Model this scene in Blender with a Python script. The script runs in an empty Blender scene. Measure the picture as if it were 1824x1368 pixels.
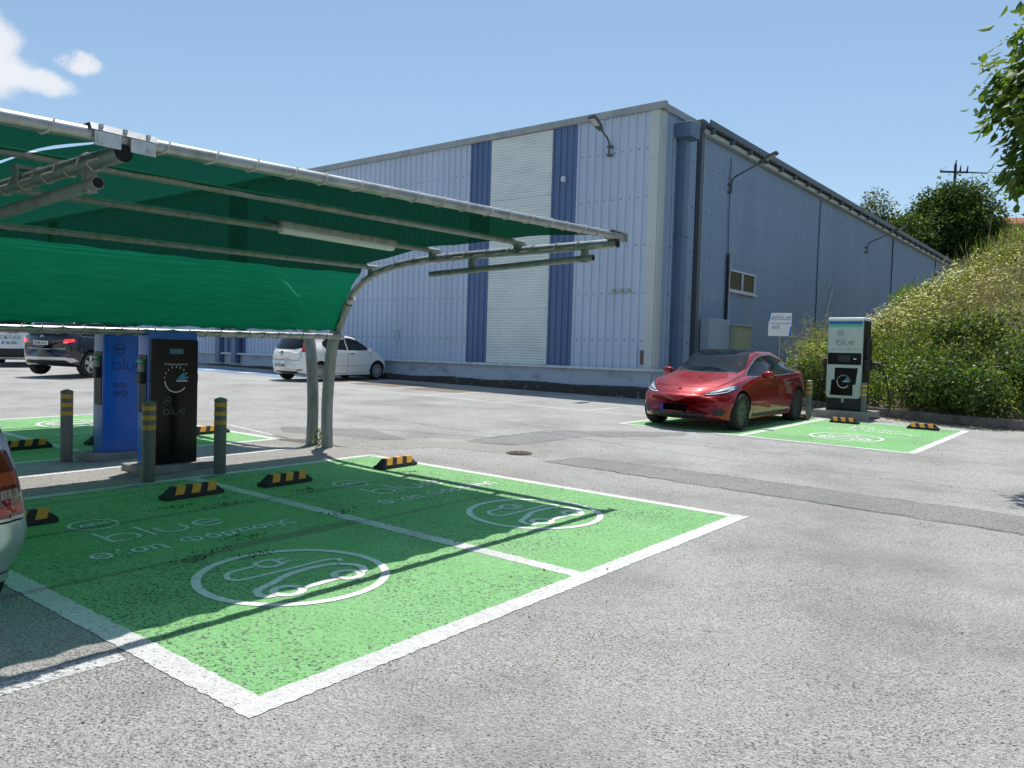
import bpy, bmesh, math, random
import numpy as np
from mathutils import Vector, Matrix
from mathutils.bvhtree import BVHTree
R_ = math.radians
SC = bpy.context.scene
COL = SC.collection

# ------------------------------------------------------------------ camera
CAM_Z = 1.53
_pitch, _roll = R_(2.17), R_(1.68)
_F = Vector((0, math.cos(_pitch), -math.sin(_pitch)))
_Rt0 = Vector((1, 0, 0)); _U0 = _Rt0.cross(_F)
_Rt = _Rt0*math.cos(_roll)+_U0*math.sin(_roll)
_U = -_Rt0*math.sin(_roll)+_U0*math.cos(_roll)
cd = bpy.data.cameras.new("camera"); cam = bpy.data.objects.new("camera", cd); COL.objects.link(cam)
cam.matrix_world = Matrix(((_Rt.x, _U.x, -_F.x, 0), (_Rt.y, _U.y, -_F.y, 0), (_Rt.z, _U.z, -_F.z, CAM_Z), (0, 0, 0, 1)))
cd.sensor_width = 36; cd.lens = 28.09; cd.clip_end = 3000; cd.clip_start = .05
SC.camera = cam
SC.render.resolution_x = 1024; SC.render.resolution_y = 768

# ------------------------------------------------------------------ light
SUN_EL, SUN_AZ = 71.65, 8.3           # azimuth clockwise from +Y
SC.view_settings.view_transform = 'Standard'; SC.view_settings.look = 'None'
SC.view_settings.exposure = 0.06; SC.view_settings.gamma = 1
sl = bpy.data.lights.new("sun", 'SUN'); sl.energy = 5.0; sl.angle = R_(.5); sl.color = (1, .965, .91)
so = bpy.data.objects.new("sun", sl); COL.objects.link(so)
_sd = Vector((math.cos(R_(SUN_EL))*math.sin(R_(SUN_AZ)), math.cos(R_(SUN_EL))*math.cos(R_(SUN_AZ)), math.sin(R_(SUN_EL))))
so.rotation_euler = _sd.to_track_quat('Z', 'Y').to_euler(); so.location = (0, 0, 30)
W = bpy.data.worlds.new("World"); SC.world = W; W.use_nodes = True
nt = W.node_tree; nt.nodes.clear()
def wn(t, **k):
    n = nt.nodes.new(t)
    for a, b in k.items(): setattr(n, a, b)
    return n
sky = wn('ShaderNodeTexSky', sky_type='NISHITA', sun_disc=False, sun_elevation=R_(SUN_EL), sun_rotation=R_(SUN_AZ),
         altitude=100, air_density=1.0, dust_density=.8, ozone_density=1.2)
bg = wn('ShaderNodeBackground'); bg.inputs[1].default_value = .134
wo = wn('ShaderNodeOutputWorld')
# summer haze in the air makes the sky paler towards the horizon; two cumulus clouds sit at upper left
tc = wn('ShaderNodeTexCoord')
pale = wn('ShaderNodeMixRGB'); pale.inputs[0].default_value = .10; pale.inputs[2].default_value = (2.4, 5.6, 6.4, 1)
nt.links.new(sky.outputs[0], pale.inputs[1])
last = pale.outputs[0]
def cloud(az, el, ra, re, last, scale, thr, seed):
    d = Vector((math.cos(R_(el))*math.sin(R_(az)), math.cos(R_(el))*math.cos(R_(az)), math.sin(R_(el))))
    e1 = Vector((math.cos(R_(az)), -math.sin(R_(az)), 0)); e2 = d.cross(e1)*-1
    def dot(v):
        n = wn('ShaderNodeVectorMath', operation='DOT_PRODUCT'); n.inputs[1].default_value = v
        nt.links.new(tc.outputs['Generated'], n.inputs[0]); return n.outputs['Value']
    def m(op, a, b=None):
        n = wn('ShaderNodeMath', operation=op)
        for i, x in enumerate((a, b)):
            if x is None: continue
            if isinstance(x, (int, float)): n.inputs[i].default_value = x
            else: nt.links.new(x, n.inputs[i])
        return n.outputs[0]
    a = m('DIVIDE', dot(e1), math.sin(R_(ra))); b = m('DIVIDE', dot(e2), math.sin(R_(re)))
    r2 = m('ADD', m('MULTIPLY', a, a), m('MULTIPLY', b, b))
    nz = wn('ShaderNodeTexNoise'); nz.inputs['Scale'].default_value = scale; nz.inputs['Detail'].default_value = 9; nz.inputs['Roughness'].default_value = .55
    mp = wn('ShaderNodeMapping'); mp.inputs['Location'].default_value = (seed, seed*.7, 0)
    nt.links.new(tc.outputs['Generated'], mp.inputs[0]); nt.links.new(mp.outputs[0], nz.inputs[0])
    v = m('SUBTRACT', m('MULTIPLY', nz.outputs[0], 2.2), m('ADD', r2, thr))
    rmp = wn('ShaderNodeMapRange'); rmp.inputs['From Min'].default_value = 0; rmp.inputs['From Max'].default_value = .80
    rmp.interpolation_type = 'SMOOTHSTEP'; rmp.clamp = True
    fr = m('GREATER_THAN', dot(d), 0.0)
    nt.links.new(m('MULTIPLY', v, fr), rmp.inputs[0])
    mx = wn('ShaderNodeMixRGB'); mx.inputs[2].default_value = (6.1, 6.3, 6.7, 1)
    nt.links.new(m('MULTIPLY', rmp.outputs[0], .93), mx.inputs[0]); nt.links.new(last, mx.inputs[1])
    return mx.outputs[0]
last = cloud(-34.6, 15.7, 4.9, 1.9, last, 17, .16, 3.1)
last = cloud(-34.0, 17.3, 2.4, 2.4, last, 24, .10, 5.3)
last = cloud(-31.0, 15.3, 2.6, .9, last, 30, .18, 1.7)
last = cloud(-28.5, 16.75, 1.5, .85, last, 46, .15, 8.7)
nt.links.new(last, bg.inputs[0]); nt.links.new(bg.outputs[0], wo.inputs[0])

# ------------------------------------------------------------------ site frame
# the lot is laid out on one square grid turned 51.7 degrees; s runs along the bay fronts, t across them
TH = R_(51.7); SLOPE = .019
UX = Vector((math.cos(TH), math.sin(TH), 0)); UY = Vector((-math.sin(TH), math.cos(TH), 0))
ORG = Vector((-1.0, 3.10, 0))
SS, ST = SLOPE*math.sin(TH), SLOPE*math.cos(TH)      # rise per metre of s and of t
def gz(x, y): return SLOPE*min(y, 70)
def L(s, t, h=0):
    p = ORG+UX*s+UY*t
    return Vector((p.x, p.y, gz(p.x, p.y)+h))

# ------------------------------------------------------------------ helpers
class MB:
    def __init__(s): s.v = []; s.f = []; s.m = []
    def add(s, vs, fs, mi=0):
        o = len(s.v); s.v += [tuple(v) for v in vs]; s.f += [tuple(i+o for i in f) for f in fs]; s.m += [mi]*len(fs); return s
    def box(s, c, d, mi=0, M=None):
        x, y, z = d[0]/2, d[1]/2, d[2]/2
        vs = [Vector((a*x, b*y, e*z)) for a in (-1, 1) for b in (-1, 1) for e in (-1, 1)]
        if M is not None: vs = [M @ v for v in vs]
        vs = [v+Vector(c) for v in vs]
        return s.add(vs, [(0, 1, 3, 2), (4, 6, 7, 5), (0, 4, 5, 1), (2, 3, 7, 6), (0, 2, 6, 4), (1, 5, 7, 3)], mi)
    def rbox(s, c, d, r=.01, mi=0, M=None, axis=2, n=4):
        # box with rounded edges parallel to the axis and a small chamfer at both ends
        ax = [(1, 2, 0), (2, 0, 1), (0, 1, 2)][axis]
        a, b, h = d[ax[0]]/2, d[ax[1]]/2, d[ax[2]]/2
        r = min(r, a*.98, b*.98)
        rings = []
        ch = min(r*.5, h*.4)
        for zz, ins in ((-h, ch), (-h+ch, 0), (h-ch, 0), (h, ch)):
            ring = []
            for q, (sx, sy) in enumerate(((1, 1), (-1, 1), (-1, -1), (1, -1))):
                for k in range(n+1):
                    an = math.pi/2*(q+k/n)
                    ring.append((sx*(a-r)+math.cos(an)*(r-ins*.99), sy*(b-r)+math.sin(an)*(r-ins*.99), zz))
            rings.append(ring)
        vs = []; N = len(rings[0])
        for ring in rings:
            for p in ring:
                w = [0, 0, 0]; w[ax[0]] = p[0]; w[ax[1]] = p[1]; w[ax[2]] = p[2]
                w = Vector(w)
                if M is not None: w = M @ w
                vs.append(w+Vector(c))
        fs = []
        for j in range(3):
            for i in range(N):
                fs.append((j*N+i, j*N+(i+1) % N, (j+1)*N+(i+1) % N, (j+1)*N+i))
        fs.append(tuple(reversed(range(N)))); fs.append(tuple(3*N+i for i in range(N)))
        return s.add(vs, fs, mi)
    def tube(s, pts, r, n=8, mi=0, cap=True, hollow=False):
        pts = [Vector(p) for p in pts]; rs = r if isinstance(r, (list, tuple)) else [r]*len(pts)
        vs = []; up = None
        for i, p in enumerate(pts):
            t = (pts[min(i+1, len(pts)-1)]-pts[max(i-1, 0)]).normalized()
            if up is None: up = Vector((0, 0, 1)) if abs(t.z) < .9 else Vector((1, 0, 0))
            a = t.cross(up).normalized(); b = a.cross(t).normalized(); up = b
            for k in range(n):
                an = 2*math.pi*k/n; vs.append(p+(a*math.cos(an)+b*math.sin(an))*rs[i])
        fs = [(i*n+k, i*n+(k+1) % n, (i+1)*n+(k+1) % n, (i+1)*n+k) for i in range(len(pts)-1) for k in range(n)]
        if cap: fs += [tuple(reversed(range(n))), tuple((len(pts)-1)*n+k for k in range(n))]
        return s.add(vs, fs, mi)
    def lathe(s, prof, n=24, mi=0, c=(0, 0, 0), M=None, cap=True):
        # profile (r, z) round the z axis
        vs = []
        for r, z in prof:
            for k in range(n):
                an = 2*math.pi*k/n; v = Vector((r*math.cos(an), r*math.sin(an), z))
                if M is not None: v = M @ v
                vs.append(v+Vector(c))
        fs = [(i*n+k, i*n+(k+1) % n, (i+1)*n+(k+1) % n, (i+1)*n+k) for i in range(len(prof)-1) for k in range(n)]
        if prof[0] == prof[-1]: cap = False
        if cap and prof[0][0] > 1e-6: fs.append(tuple(reversed(range(n))))
        if cap and prof[-1][0] > 1e-6: fs.append(tuple((len(prof)-1)*n+k for k in range(n)))
        return s.add(vs, fs, mi)
    def prism(s, poly, z0, z1, mi=0, M=None, c=(0, 0, 0)):
        # polygon (x, y) extruded from z0 to z1, then moved by M
        n = len(poly)
        vs = [Vector((x, y, z0)) for x, y in poly]+[Vector((x, y, z1)) for x, y in poly]
        if M is not None: vs = [M @ v for v in vs]
        vs = [v+Vector(c) for v in vs]
        return s.add(vs, [tuple(reversed(range(n))), tuple(range(n, 2*n))]+[(i, (i+1) % n, n+(i+1) % n, n+i) for i in range(n)], mi)
    def build(s, name, mats, parent=None, smooth=None, loc=None, rotz=0):
        me = bpy.data.meshes.new(name); me.from_pydata(s.v, [], s.f)
        mats = mats if isinstance(mats, (list, tuple)) else [mats]
        for m in mats: me.materials.append(m)
        if len(mats) > 1: me.polygons.foreach_set('material_index', s.m)
        bm = bmesh.new(); bm.from_mesh(me); bmesh.ops.recalc_face_normals(bm, faces=bm.faces); bm.to_mesh(me); bm.free()
        if smooth:
            me.polygons.foreach_set('use_smooth', [True]*len(me.polygons)); me.set_sharp_from_angle(angle=R_(smooth))
        me.update()
        o = bpy.data.objects.new(name, me); COL.objects.link(o)
        if parent: o.parent = parent
        if loc is not None: o.location = loc
        if rotz: o.rotation_euler = (0, 0, rotz)
        return o
def npmesh(name, V, F, mat, parent=None, mi=None, smooth=False):
    """fast mesh from numpy arrays, F is (n,3) or (n,4)"""
    me = bpy.data.meshes.new(name); k = F.shape[1]
    me.vertices.add(len(V)); me.vertices.foreach_set('co', np.asarray(V, np.float32).ravel())
    me.loops.add(F.size); me.loops.foreach_set('vertex_index', F.astype(np.int32).ravel())
    me.polygons.add(len(F)); me.polygons.foreach_set('loop_start', np.arange(0, F.size, k, dtype=np.int32))
    for m in (mat if isinstance(mat, (list, tuple)) else [mat]): me.materials.append(m)
    if mi is not None: me.polygons.foreach_set('material_index', np.asarray(mi, np.int32))
    if smooth: me.polygons.foreach_set('use_smooth', [True]*len(F))
    me.update(calc_edges=True); me.validate()
    o = bpy.data.objects.new(name, me); COL.objects.link(o)
    if parent: o.parent = parent
    return o
def tag(o, label=None, cat=None, group=None, kind=None):
    if label: o['label'] = label
    if cat: o['category'] = cat
    if group: o['group'] = group
    if kind: o['kind'] = kind
    return o
def thing(name, label, cat, loc=(0, 0, 0), rotz=0, group=None):
    o = bpy.data.objects.new(name, None); COL.objects.link(o); o.empty_display_size = .2
    o.location = loc; o.rotation_euler = (0, 0, rotz)
    return tag(o, label, cat, group)
def copy_tree(o, parent=None):
    c = o.copy(); COL.objects.link(c); c.parent = parent
    for ch in list(o.children): copy_tree(ch, c)
    return c
def text(mb, body, size, M, mi=0, align='CENTER', th=.002, sx=1.0, bold=0):
    """flat raised lettering; M maps local x (right), y (up), z (out)"""
    c = bpy.data.curves.new('t', 'FONT'); c.body = body; c.size = size; c.align_x = align; c.resolution_u = 3; c.offset = bold
    o = bpy.data.objects.new('t', c); COL.objects.link(o)
    dg = bpy.context.evaluated_depsgraph_get(); me = bpy.data.meshes.new_from_object(o.evaluated_get(dg))
    mb.add([M @ Vector((v.co.x*sx, v.co.y, th)) for v in me.vertices], [tuple(p.vertices) for p in me.polygons], mi)
    bpy.data.objects.remove(o); bpy.data.curves.remove(c); bpy.data.meshes.remove(me)
def stroke(mb, pts, w, M, closed=False, mi=0, z=.002):
    """a painted line of width w through 2-D points"""
    P = [Vector((p[0], p[1])) for p in pts]; n = len(P); vs = []
    for i in range(n):
        a = P[(i-1) % n] if (closed or i > 0) else P[i]; b = P[(i+1) % n] if (closed or i < n-1) else P[i]
        d1 = (P[i]-a); d2 = (b-P[i])
        if d1.length < 1e-9: d1 = d2
        if d2.length < 1e-9: d2 = d1
        d1 = d1.normalized(); d2 = d2.normalized(); t = (d1+d2)
        t = t.normalized() if t.length > 1e-6 else d1
        nn = Vector((-t.y, t.x)); k = 1/max(.5, nn.dot(Vector((-d1.y, d1.x))))
        for sg in (1, -1):
            q = P[i]+nn*(sg*w/2*k); vs.append(M(q.x, q.y, z) if callable(M) else M @ Vector((q.x, q.y, z)))
    m = n if closed else n-1
    mb.add(vs, [(2*i, 2*i+1, 2*((i+1) % n)+1, 2*((i+1) % n)) for i in range(m)], mi)
def arc(cx, cy, r, a0, a1, n=14, ry=None):
    ry = r if ry is None else ry
    return [(cx+r*math.cos(R_(a0+(a1-a0)*i/n)), cy+ry*math.sin(R_(a0+(a1-a0)*i/n))) for i in range(n+1)]
def word_blue(mb, M, x, y, h, w, mi=0, z=.002, stencil=False):
    """the thin round-cornered word 'blue'; h is the x-height; returns its width"""
    k = h; r = k*.5
    def S(p, **a): stroke(mb, [(x+q[0], y+q[1]) for q in p], w, M, mi=mi, z=z, **a)
    S([(0, 0), (0, k*1.65)]); S(arc(r*1.05, r, r*1.05, 150, -150 if not stencil else -60, 18, r))
    if stencil: S(arc(r*1.05, r, r*1.05, -80, -150, 6, r))
    x0 = k*1.45; S([(x0, 0), (x0, k*1.65)])
    x1 = k*1.85
    S([(x1, k), (x1, k*.42)]+arc(x1+r*.95, k*.42, r*.95, 180, 360, 12, k*.42)+[(x1+r*1.9, k)])
    x2 = x1+k*1.35
    S([(x2+.04*k, k*.52), (x2+k*.98, k*.52)]); S(arc(x2+r, r, r, 4, 320, 18))
    return x2+k
def logo_ring(mb, M, x, y, r, w, mi=0, z=.002, inner=True):
    stroke(mb, arc(x, y, r, 0, 360-360/28, 27), w, M, closed=True, mi=mi, z=z)
    if inner:
        def S(p): stroke(mb, [(x+q[0]*r, y+q[1]*r) for q in p], w*.9, M, mi=mi, z=z)
        S([(-.62, -.2), (-.42, .25), (-.22, -.2), (-.62, -.2)])
        S([(.12, .25), (-.1, .25), (-.1, -.2), (.12, -.2)]); S([(-.1, .02), (.08, .02)])
        S([(.28, .25), (.28, -.2)]); S([(.58, .25), (.58, -.2)]); S([(.28, .02), (.58, .02)])

# ------------------------------------------------------------------ materials
def mat(name, col, rough=.6, metal=0, spec=.5, noise=None, bump=None, coat=0, emit=None, trans=None, obj=True):
    """noise = (scale, second colour, contrast lo, hi[, detail]); bump = (scale, strength, distance)"""
    m = bpy.data.materials.new(name); m.use_nodes = True; N = m.node_tree; b = N.nodes['Principled BSDF']
    b.inputs['Base Color'].default_value = (*col, 1); b.inputs['Roughness'].default_value = rough
    b.inputs['Metallic'].default_value = metal; b.inputs['Specular IOR Level'].default_value = spec
    b.inputs['Coat Weight'].default_value = coat; b.inputs['Coat Roughness'].default_value = .03
    if emit: b.inputs['Emission Color'].default_value = (*emit[0], 1); b.inputs['Emission Strength'].default_value = emit[1]
    if noise or bump:
        t = N.nodes.new('ShaderNodeTexCoord')
        def nz(scale, det=5):
            n = N.nodes.new('ShaderNodeTexNoise'); n.inputs['Detail'].default_value = det
            n.inputs['Roughness'].default_value = .6
            if isinstance(scale, tuple):
                mp = N.nodes.new('ShaderNodeMapping'); mp.inputs['Scale'].default_value = scale
                N.links.new(t.outputs['Object'], mp.inputs[0]); N.links.new(mp.outputs[0], n.inputs[0]); n.inputs['Scale'].default_value = 1
            else:
                n.inputs['Scale'].default_value = scale; N.links.new(t.outputs['Object'], n.inputs[0])
            return n
        if noise:
            n = nz(noise[0]); r = N.nodes.new('ShaderNodeMapRange')
            r.inputs['From Min'].default_value = noise[2]; r.inputs['From Max'].default_value = noise[3]
            N.links.new(n.outputs[0], r.inputs[0])
            x = N.nodes.new('ShaderNodeMixRGB'); x.inputs[1].default_value = (*col, 1); x.inputs[2].default_value = (*noise[1], 1)
            N.links.new(r.outputs[0], x.inputs[0]); N.links.new(x.outputs[0], b.inputs['Base Color'])
        if bump:
            n = nz(bump[0], 4); bb = N.nodes.new('ShaderNodeBump'); bb.inputs['Strength'].default_value = bump[1]; bb.inputs['Distance'].default_value = bump[2]
            N.links.new(n.outputs[0], bb.inputs['Height']); N.links.new(bb.outputs[0], b.inputs['Normal'])
    return m

def asphalt_nodes(m, base_lo, base_hi, stain, paint=None, wear=(.60, .70), crack=True):
    """coarse weathered asphalt; paint=(colour, second colour) lays a worn coat on top of the stones"""
    m.use_nodes = True; N = m.node_tree; b = N.nodes['Principled BSDF']; K = N.nodes.new; Lk = N.links.new
    t = K('ShaderNodeTexCoord')
    def noise(sc, det=4, ro=.6):
        n = K('ShaderNodeTexNoise'); n.inputs['Scale'].default_value = sc; n.inputs['Detail'].default_value = det; n.inputs['Roughness'].default_value = ro
        Lk(t.outputs['Object'], n.inputs[0]); return n.outputs[0]
    def rng(x, a, c, lo=0, hi=1):
        r = K('ShaderNodeMapRange'); r.inputs[1].default_value = a; r.inputs[2].default_value = c; r.inputs[3].default_value = lo; r.inputs[4].default_value = hi
        Lk(x, r.inputs[0]); return r.outputs[0]
    def mix(f, a, c, bt='MIX'):
        x = K('ShaderNodeMixRGB'); x.blend_type = bt
        for i, q in ((0, f), (1, a), (2, c)):
            if hasattr(q, 'is_output'): Lk(q, x.inputs[i])
            elif isinstance(q, tuple): x.inputs[i].default_value = (*q, 1)
            else: x.inputs[i].default_value = q
        return x.outputs[0]
    v = K('ShaderNodeTexVoronoi'); v.inputs['Scale'].default_value = 85; Lk(t.outputs['Object'], v.inputs['Vector'])
    v2 = K('ShaderNodeTexVoronoi'); v2.inputs['Scale'].default_value = 48; v2.inputs['Randomness'].default_value = 1; Lk(t.outputs['Object'], v2.inputs['Vector'])
    stone = rng(v.outputs['Distance'], .15, .85)
    sep = K('ShaderNodeSeparateColor'); Lk(v.outputs['Color'], sep.inputs[0])
    c = mix(rng(sep.outputs[0], 0, 1), base_lo, base_hi)
    big = noise(.7, 5, .6); ad0 = K('ShaderNodeMath'); ad0.operation = 'MULTIPLY_ADD'; Lk(big, ad0.inputs[0]); ad0.inputs[1].default_value = .18; Lk(noise(80, 5, .75), ad0.inputs[2])
    pit_shade = rng(ad0.outputs[0], .672, .636)            # gaps between stones and the stones' small shadows painted dark, thicker in places
    c = mix(pit_shade, mix(.86, c, (.03, .03, .032)), c)
    c = mix(rng(noise(.55, 5, .65), .47, .68, 0, .75), c, stain)
    c = mix(rng(noise(3.1, 6, .7), .56, .74, 0, .5), c, mix(.55, c, (.10, .085, .07)))
    c = mix(rng(noise(.16, 3), .35, .65, 0, .30), c, mix(.5, c, (.40, .38, .35)))
    h = mix(.5, stone, noise(90, 5, .8))
    if paint:
        pc = mix(rng(noise(2.2, 5), .35, .7), paint[0], paint[1])
        pc = mix(rng(noise(26, 5, .7), .45, .66, 0, .45), pc, mix(.45, pc, (.02, .03, .02)))
        pc = mix(rng(noise(1.1, 5, .7), .56, .74, 0, .38), pc, (.36, .34, .27))
        spk = noise(46, 6, .72); big = rng(noise(.8, 4), .35, .75, -.05, .05)
        ad = K('ShaderNodeMath'); ad.operation = 'ADD'; Lk(spk, ad.inputs[0]); Lk(big, ad.inputs[1])
        c = mix(rng(ad.outputs[0], wear[0], wear[1]), pc, mix(.60, c, (.02, .05, .02) if paint[0][1] > paint[0][0]*1.5 else (.06, .06, .06)))
    Lk(c, b.inputs['Base Color']); b.inputs['Roughness'].default_value = .86; b.inputs['Specular IOR Level'].default_value = .25
    bb = K('ShaderNodeBump'); bb.inputs['Strength'].default_value = 1; bb.inputs['Distance'].default_value = .020 if not paint else .013
    Lk(h, bb.inputs['Height']); Lk(bb.outputs[0], b.inputs['Normal'])
def newmat(n): m = bpy.data.materials.new(n); m.use_nodes = True; return m
M = {}
M['asphalt'] = newmat('asphalt'); asphalt_nodes(M['asphalt'], (.385, .38, .362), (.585, .578, .552), (.27, .25, .225))
M['asphalt_dark'] = newmat('asphalt_dark'); asphalt_nodes(M['asphalt_dark'], (.21, .208, .20), (.45, .445, .43), (.22, .215, .20))
M['asphalt_pale'] = newmat('asphalt_pale'); asphalt_nodes(M['asphalt_pale'], (.33, .315, .29), (.52, .50, .46), (.40, .37, .33))
M['green'] = newmat('green_paint'); asphalt_nodes(M['green'], (.1, .1, .1), (.3, .3, .3), (.2, .2, .2), ((.235, .515, .20), (.28, .565, .25)), (.535, .585))
M['white_line'] = newmat('white_line'); asphalt_nodes(M['white_line'], (.15, .15, .15), (.4, .4, .4), (.3, .3, .3), ((.76, .76, .74), (.66, .66, .64)), (.585, .645))
M['worn_line'] = newmat('worn_line'); asphalt_nodes(M['worn_line'], (.19, .19, .18), (.46, .45, .44), (.3, .3, .3), ((.72, .72, .70), (.6, .6, .58)), (.50, .60))
M['orange_paint'] = newmat('faded_orange_paint'); asphalt_nodes(M['orange_paint'], (.19, .18, .17), (.46, .45, .43), (.24, .22, .2), ((.52, .36, .18), (.42, .33, .21)), (.37, .52))
M['blue_paint'] = newmat('blue_paint'); asphalt_nodes(M['blue_paint'], (.19, .18, .17), (.46, .45, .43), (.24, .22, .2), ((.16, .36, .62), (.26, .43, .62)), (.44, .60))
M['galv'] = mat('galvanised', (.40, .41, .41), .42, .75, noise=((9, 9, 9), (.24, .26, .24), .4, .7), bump=(40, .12, .002))
M['galv_dull'] = mat('galvanised_dull', (.30, .32, .31), .6, .35, noise=((14, 14, 3), (.19, .22, .17), .42, .68), bump=(60, .2, .002))
M['galv_plate'] = mat('galvanised_plate', (.62, .62, .60), .38, .7, noise=(20, (.45, .45, .42), .4, .7))
M['rope'] = mat('rope', (.50, .47, .42), .9, noise=(80, (.3, .28, .25), .4, .6))
M['dark_hole'] = mat('dark_hole', (.008, .008, .008), .9)
M['rubber'] = mat('rubber', (.018, .018, .019), .75, noise=(20, (.035, .033, .03), .45, .7), bump=(60, .3, .002))
M['stop_yellow'] = mat('stop_yellow', (.75, .33, .03), .6, noise=(14, (.5, .24, .05), .5, .75))
M['bollard_grey'] = mat('bollard_grey', (.16, .175, .16), .5, .1, noise=((12, 12, 5), (.11, .125, .105), .4, .7), bump=(30, .1, .002))
M['bollard_yellow'] = mat('bollard_yellow', (.62, .36, .03), .45, noise=(12, (.5, .3, .06), .45, .7))
M['concrete'] = mat('concrete', (.36, .34, .31), .9, noise=(5, (.22, .21, .19), .4, .7), bump=(50, .4, .006))
M['blue_panel'] = mat('blue_panel', (.003, .12, .52), .32, noise=(3, (.004, .14, .57), .4, .6), coat=.2)
M['blue_logo'] = mat('navy_logo', (.010, .025, .11), .5)
M['black_glass'] = mat('black_panel', (.004, .005, .006), .22, spec=.3)
M['black_plastic'] = mat('black_plastic', (.015, .015, .017), .5, bump=(200, .1, .001))
M['white_print'] = mat('white_print', (.75, .76, .77), .5)
M['grey_print'] = mat('grey_print', (.16, .19, .22), .5)
M['cyan_print'] = mat('cyan_print', (.03, .28, .45), .5)
M['teal_screen'] = mat('teal_screen', (.03, .18, .25), .3)
M['green_socket'] = mat('green_socket', (.03, .35, .14), .4)
M['grey_socket'] = mat('grey_socket', (.25, .27, .27), .5)

def fabric_material(name, tc_lo, tc_hi, see, df_lo, df_hi):
    m = newmat(name); N = m.node_tree; N.nodes.clear(); K = N.nodes.new; Lk = N.links.new
    o = K('ShaderNodeOutputMaterial'); t = K('ShaderNodeTexCoord')
    mp = K('ShaderNodeMapping'); mp.inputs['Scale'].default_value = (1.2, 40, 30); Lk(t.outputs['Object'], mp.inputs[0])
    n = K('ShaderNodeTexNoise'); n.inputs['Scale'].default_value = 1.5; n.inputs['Detail'].default_value = 5; Lk(mp.outputs[0], n.inputs[0])
    n2 = K('ShaderNodeTexNoise'); n2.inputs['Scale'].default_value = 170; n2.inputs['Detail'].default_value = 2; Lk(t.outputs['Object'], n2.inputs[0])
    c = K('ShaderNodeMixRGB'); c.inputs[1].default_value = (*df_lo, 1); c.inputs[2].default_value = (*df_hi, 1); Lk(n.outputs[0], c.inputs[0])
    d = K('ShaderNodeBsdfDiffuse'); tr = K('ShaderNodeBsdfTranslucent'); Lk(c.outputs[0], d.inputs[0])
    c2 = K('ShaderNodeMixRGB'); c2.inputs[1].default_value = (*tc_lo, 1); c2.inputs[2].default_value = (*tc_hi, 1); Lk(n.outputs[0], c2.inputs[0]); Lk(c2.outputs[0], tr.inputs[0])
    mx = K('ShaderNodeMixShader'); mx.inputs[0].default_value = .42; Lk(d.outputs[0], mx.inputs[1]); Lk(tr.outputs[0], mx.inputs[2])
    tp = K('ShaderNodeBsdfTransparent'); tp.inputs[0].default_value = (.12, 1, .56, 1)
    r = K('ShaderNodeMapRange'); r.inputs[1].default_value = .35; r.inputs[2].default_value = .75; r.inputs[3].default_value = see*.3; r.inputs[4].default_value = see*1.7
    Lk(n2.outputs[0], r.inputs[0])
    mm = K('ShaderNodeMixShader'); Lk(r.outputs[0], mm.inputs[0]); Lk(mx.outputs[0], mm.inputs[1]); Lk(tp.outputs[0], mm.inputs[2]); Lk(mm.outputs[0], o.inputs[0])
    return m
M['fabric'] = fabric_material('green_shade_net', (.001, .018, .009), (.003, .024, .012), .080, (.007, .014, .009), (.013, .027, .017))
M['fabric_backlit'] = fabric_material('green_net_backlit', (.002, .10, .048), (.008, .22, .11), .05, (.003, .05, .024), (.006, .09, .042))  # same net as the roof, brighter: sunlight coming through is put into its colour
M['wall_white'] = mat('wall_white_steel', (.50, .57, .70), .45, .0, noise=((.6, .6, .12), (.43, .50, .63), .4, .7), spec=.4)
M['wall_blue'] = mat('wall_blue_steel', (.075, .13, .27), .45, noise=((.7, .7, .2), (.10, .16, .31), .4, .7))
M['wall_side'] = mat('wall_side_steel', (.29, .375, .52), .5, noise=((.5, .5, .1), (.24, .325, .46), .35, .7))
M['roller'] = mat('roller_white', (.72, .76, .74), .45, noise=((.5, .5, 1.5), (.62, .66, .68), .4, .7))
M['cream'] = mat('cream_trim', (.52, .54, .52), .5, noise=((1, 1, .3), (.42, .46, .47), .4, .7))
M['fascia'] = mat('fascia_grey', (.34, .35, .35), .5, noise=(2, (.26, .27, .28), .4, .7))
M['pipe_blue'] = mat('downpipe_blue', (.09, .15, .25), .45, noise=((3, 3, 1), (.12, .18, .28), .4, .7))
M['plinth'] = mat('plinth_paint', (.50, .56, .66), .85, noise=((1.2, 1.2, 2.5), (.30, .33, .38), .55, .75), bump=(12, .3, .01))
M['ledge'] = mat('ledge_grey', (.62, .65, .68), .7, noise=(3, (.40, .41, .42), .5, .75))
M['footing'] = mat('rough_footing', (.06, .056, .05), .95, noise=(5, (.26, .24, .22), .58, .72), bump=(8, .9, .05))
M['gutter_dark'] = mat('gutter_dark', (.10, .115, .135), .5)
M['screw'] = mat('screw_head', (.13, .15, .18), .5)
M['lamp_grey'] = mat('lamp_grey', (.10, .11, .12), .5, .3)
M['lamp_glass'] = mat('lamp_glass', (.55, .55, .50), .15)
M['window_dark'] = mat('dark_window_glass', (.02, .022, .022), .12, noise=(2.5, (.028, .028, .03), .45, .65), spec=.3)
M['alu_frame'] = mat('window_frame', (.62, .66, .70), .4)
M['cable_black'] = mat('cable_black', (.012, .012, .015), .6)
M['cable_white'] = mat('cable_white', (.55, .55, .55), .6)
M['cabinet_olive'] = mat('cabinet_olive', (.36, .38, .28), .55, noise=(3, (.31, .33, .26), .4, .7))
M['cabinet_blue'] = mat('cabinet_blue_grey', (.33, .40, .50), .55)
M['rust'] = mat('rusty_iron', (.17, .125, .095), .85, noise=(30, (.10, .07, .055), .4, .65), bump=(60, .4, .004))

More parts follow.
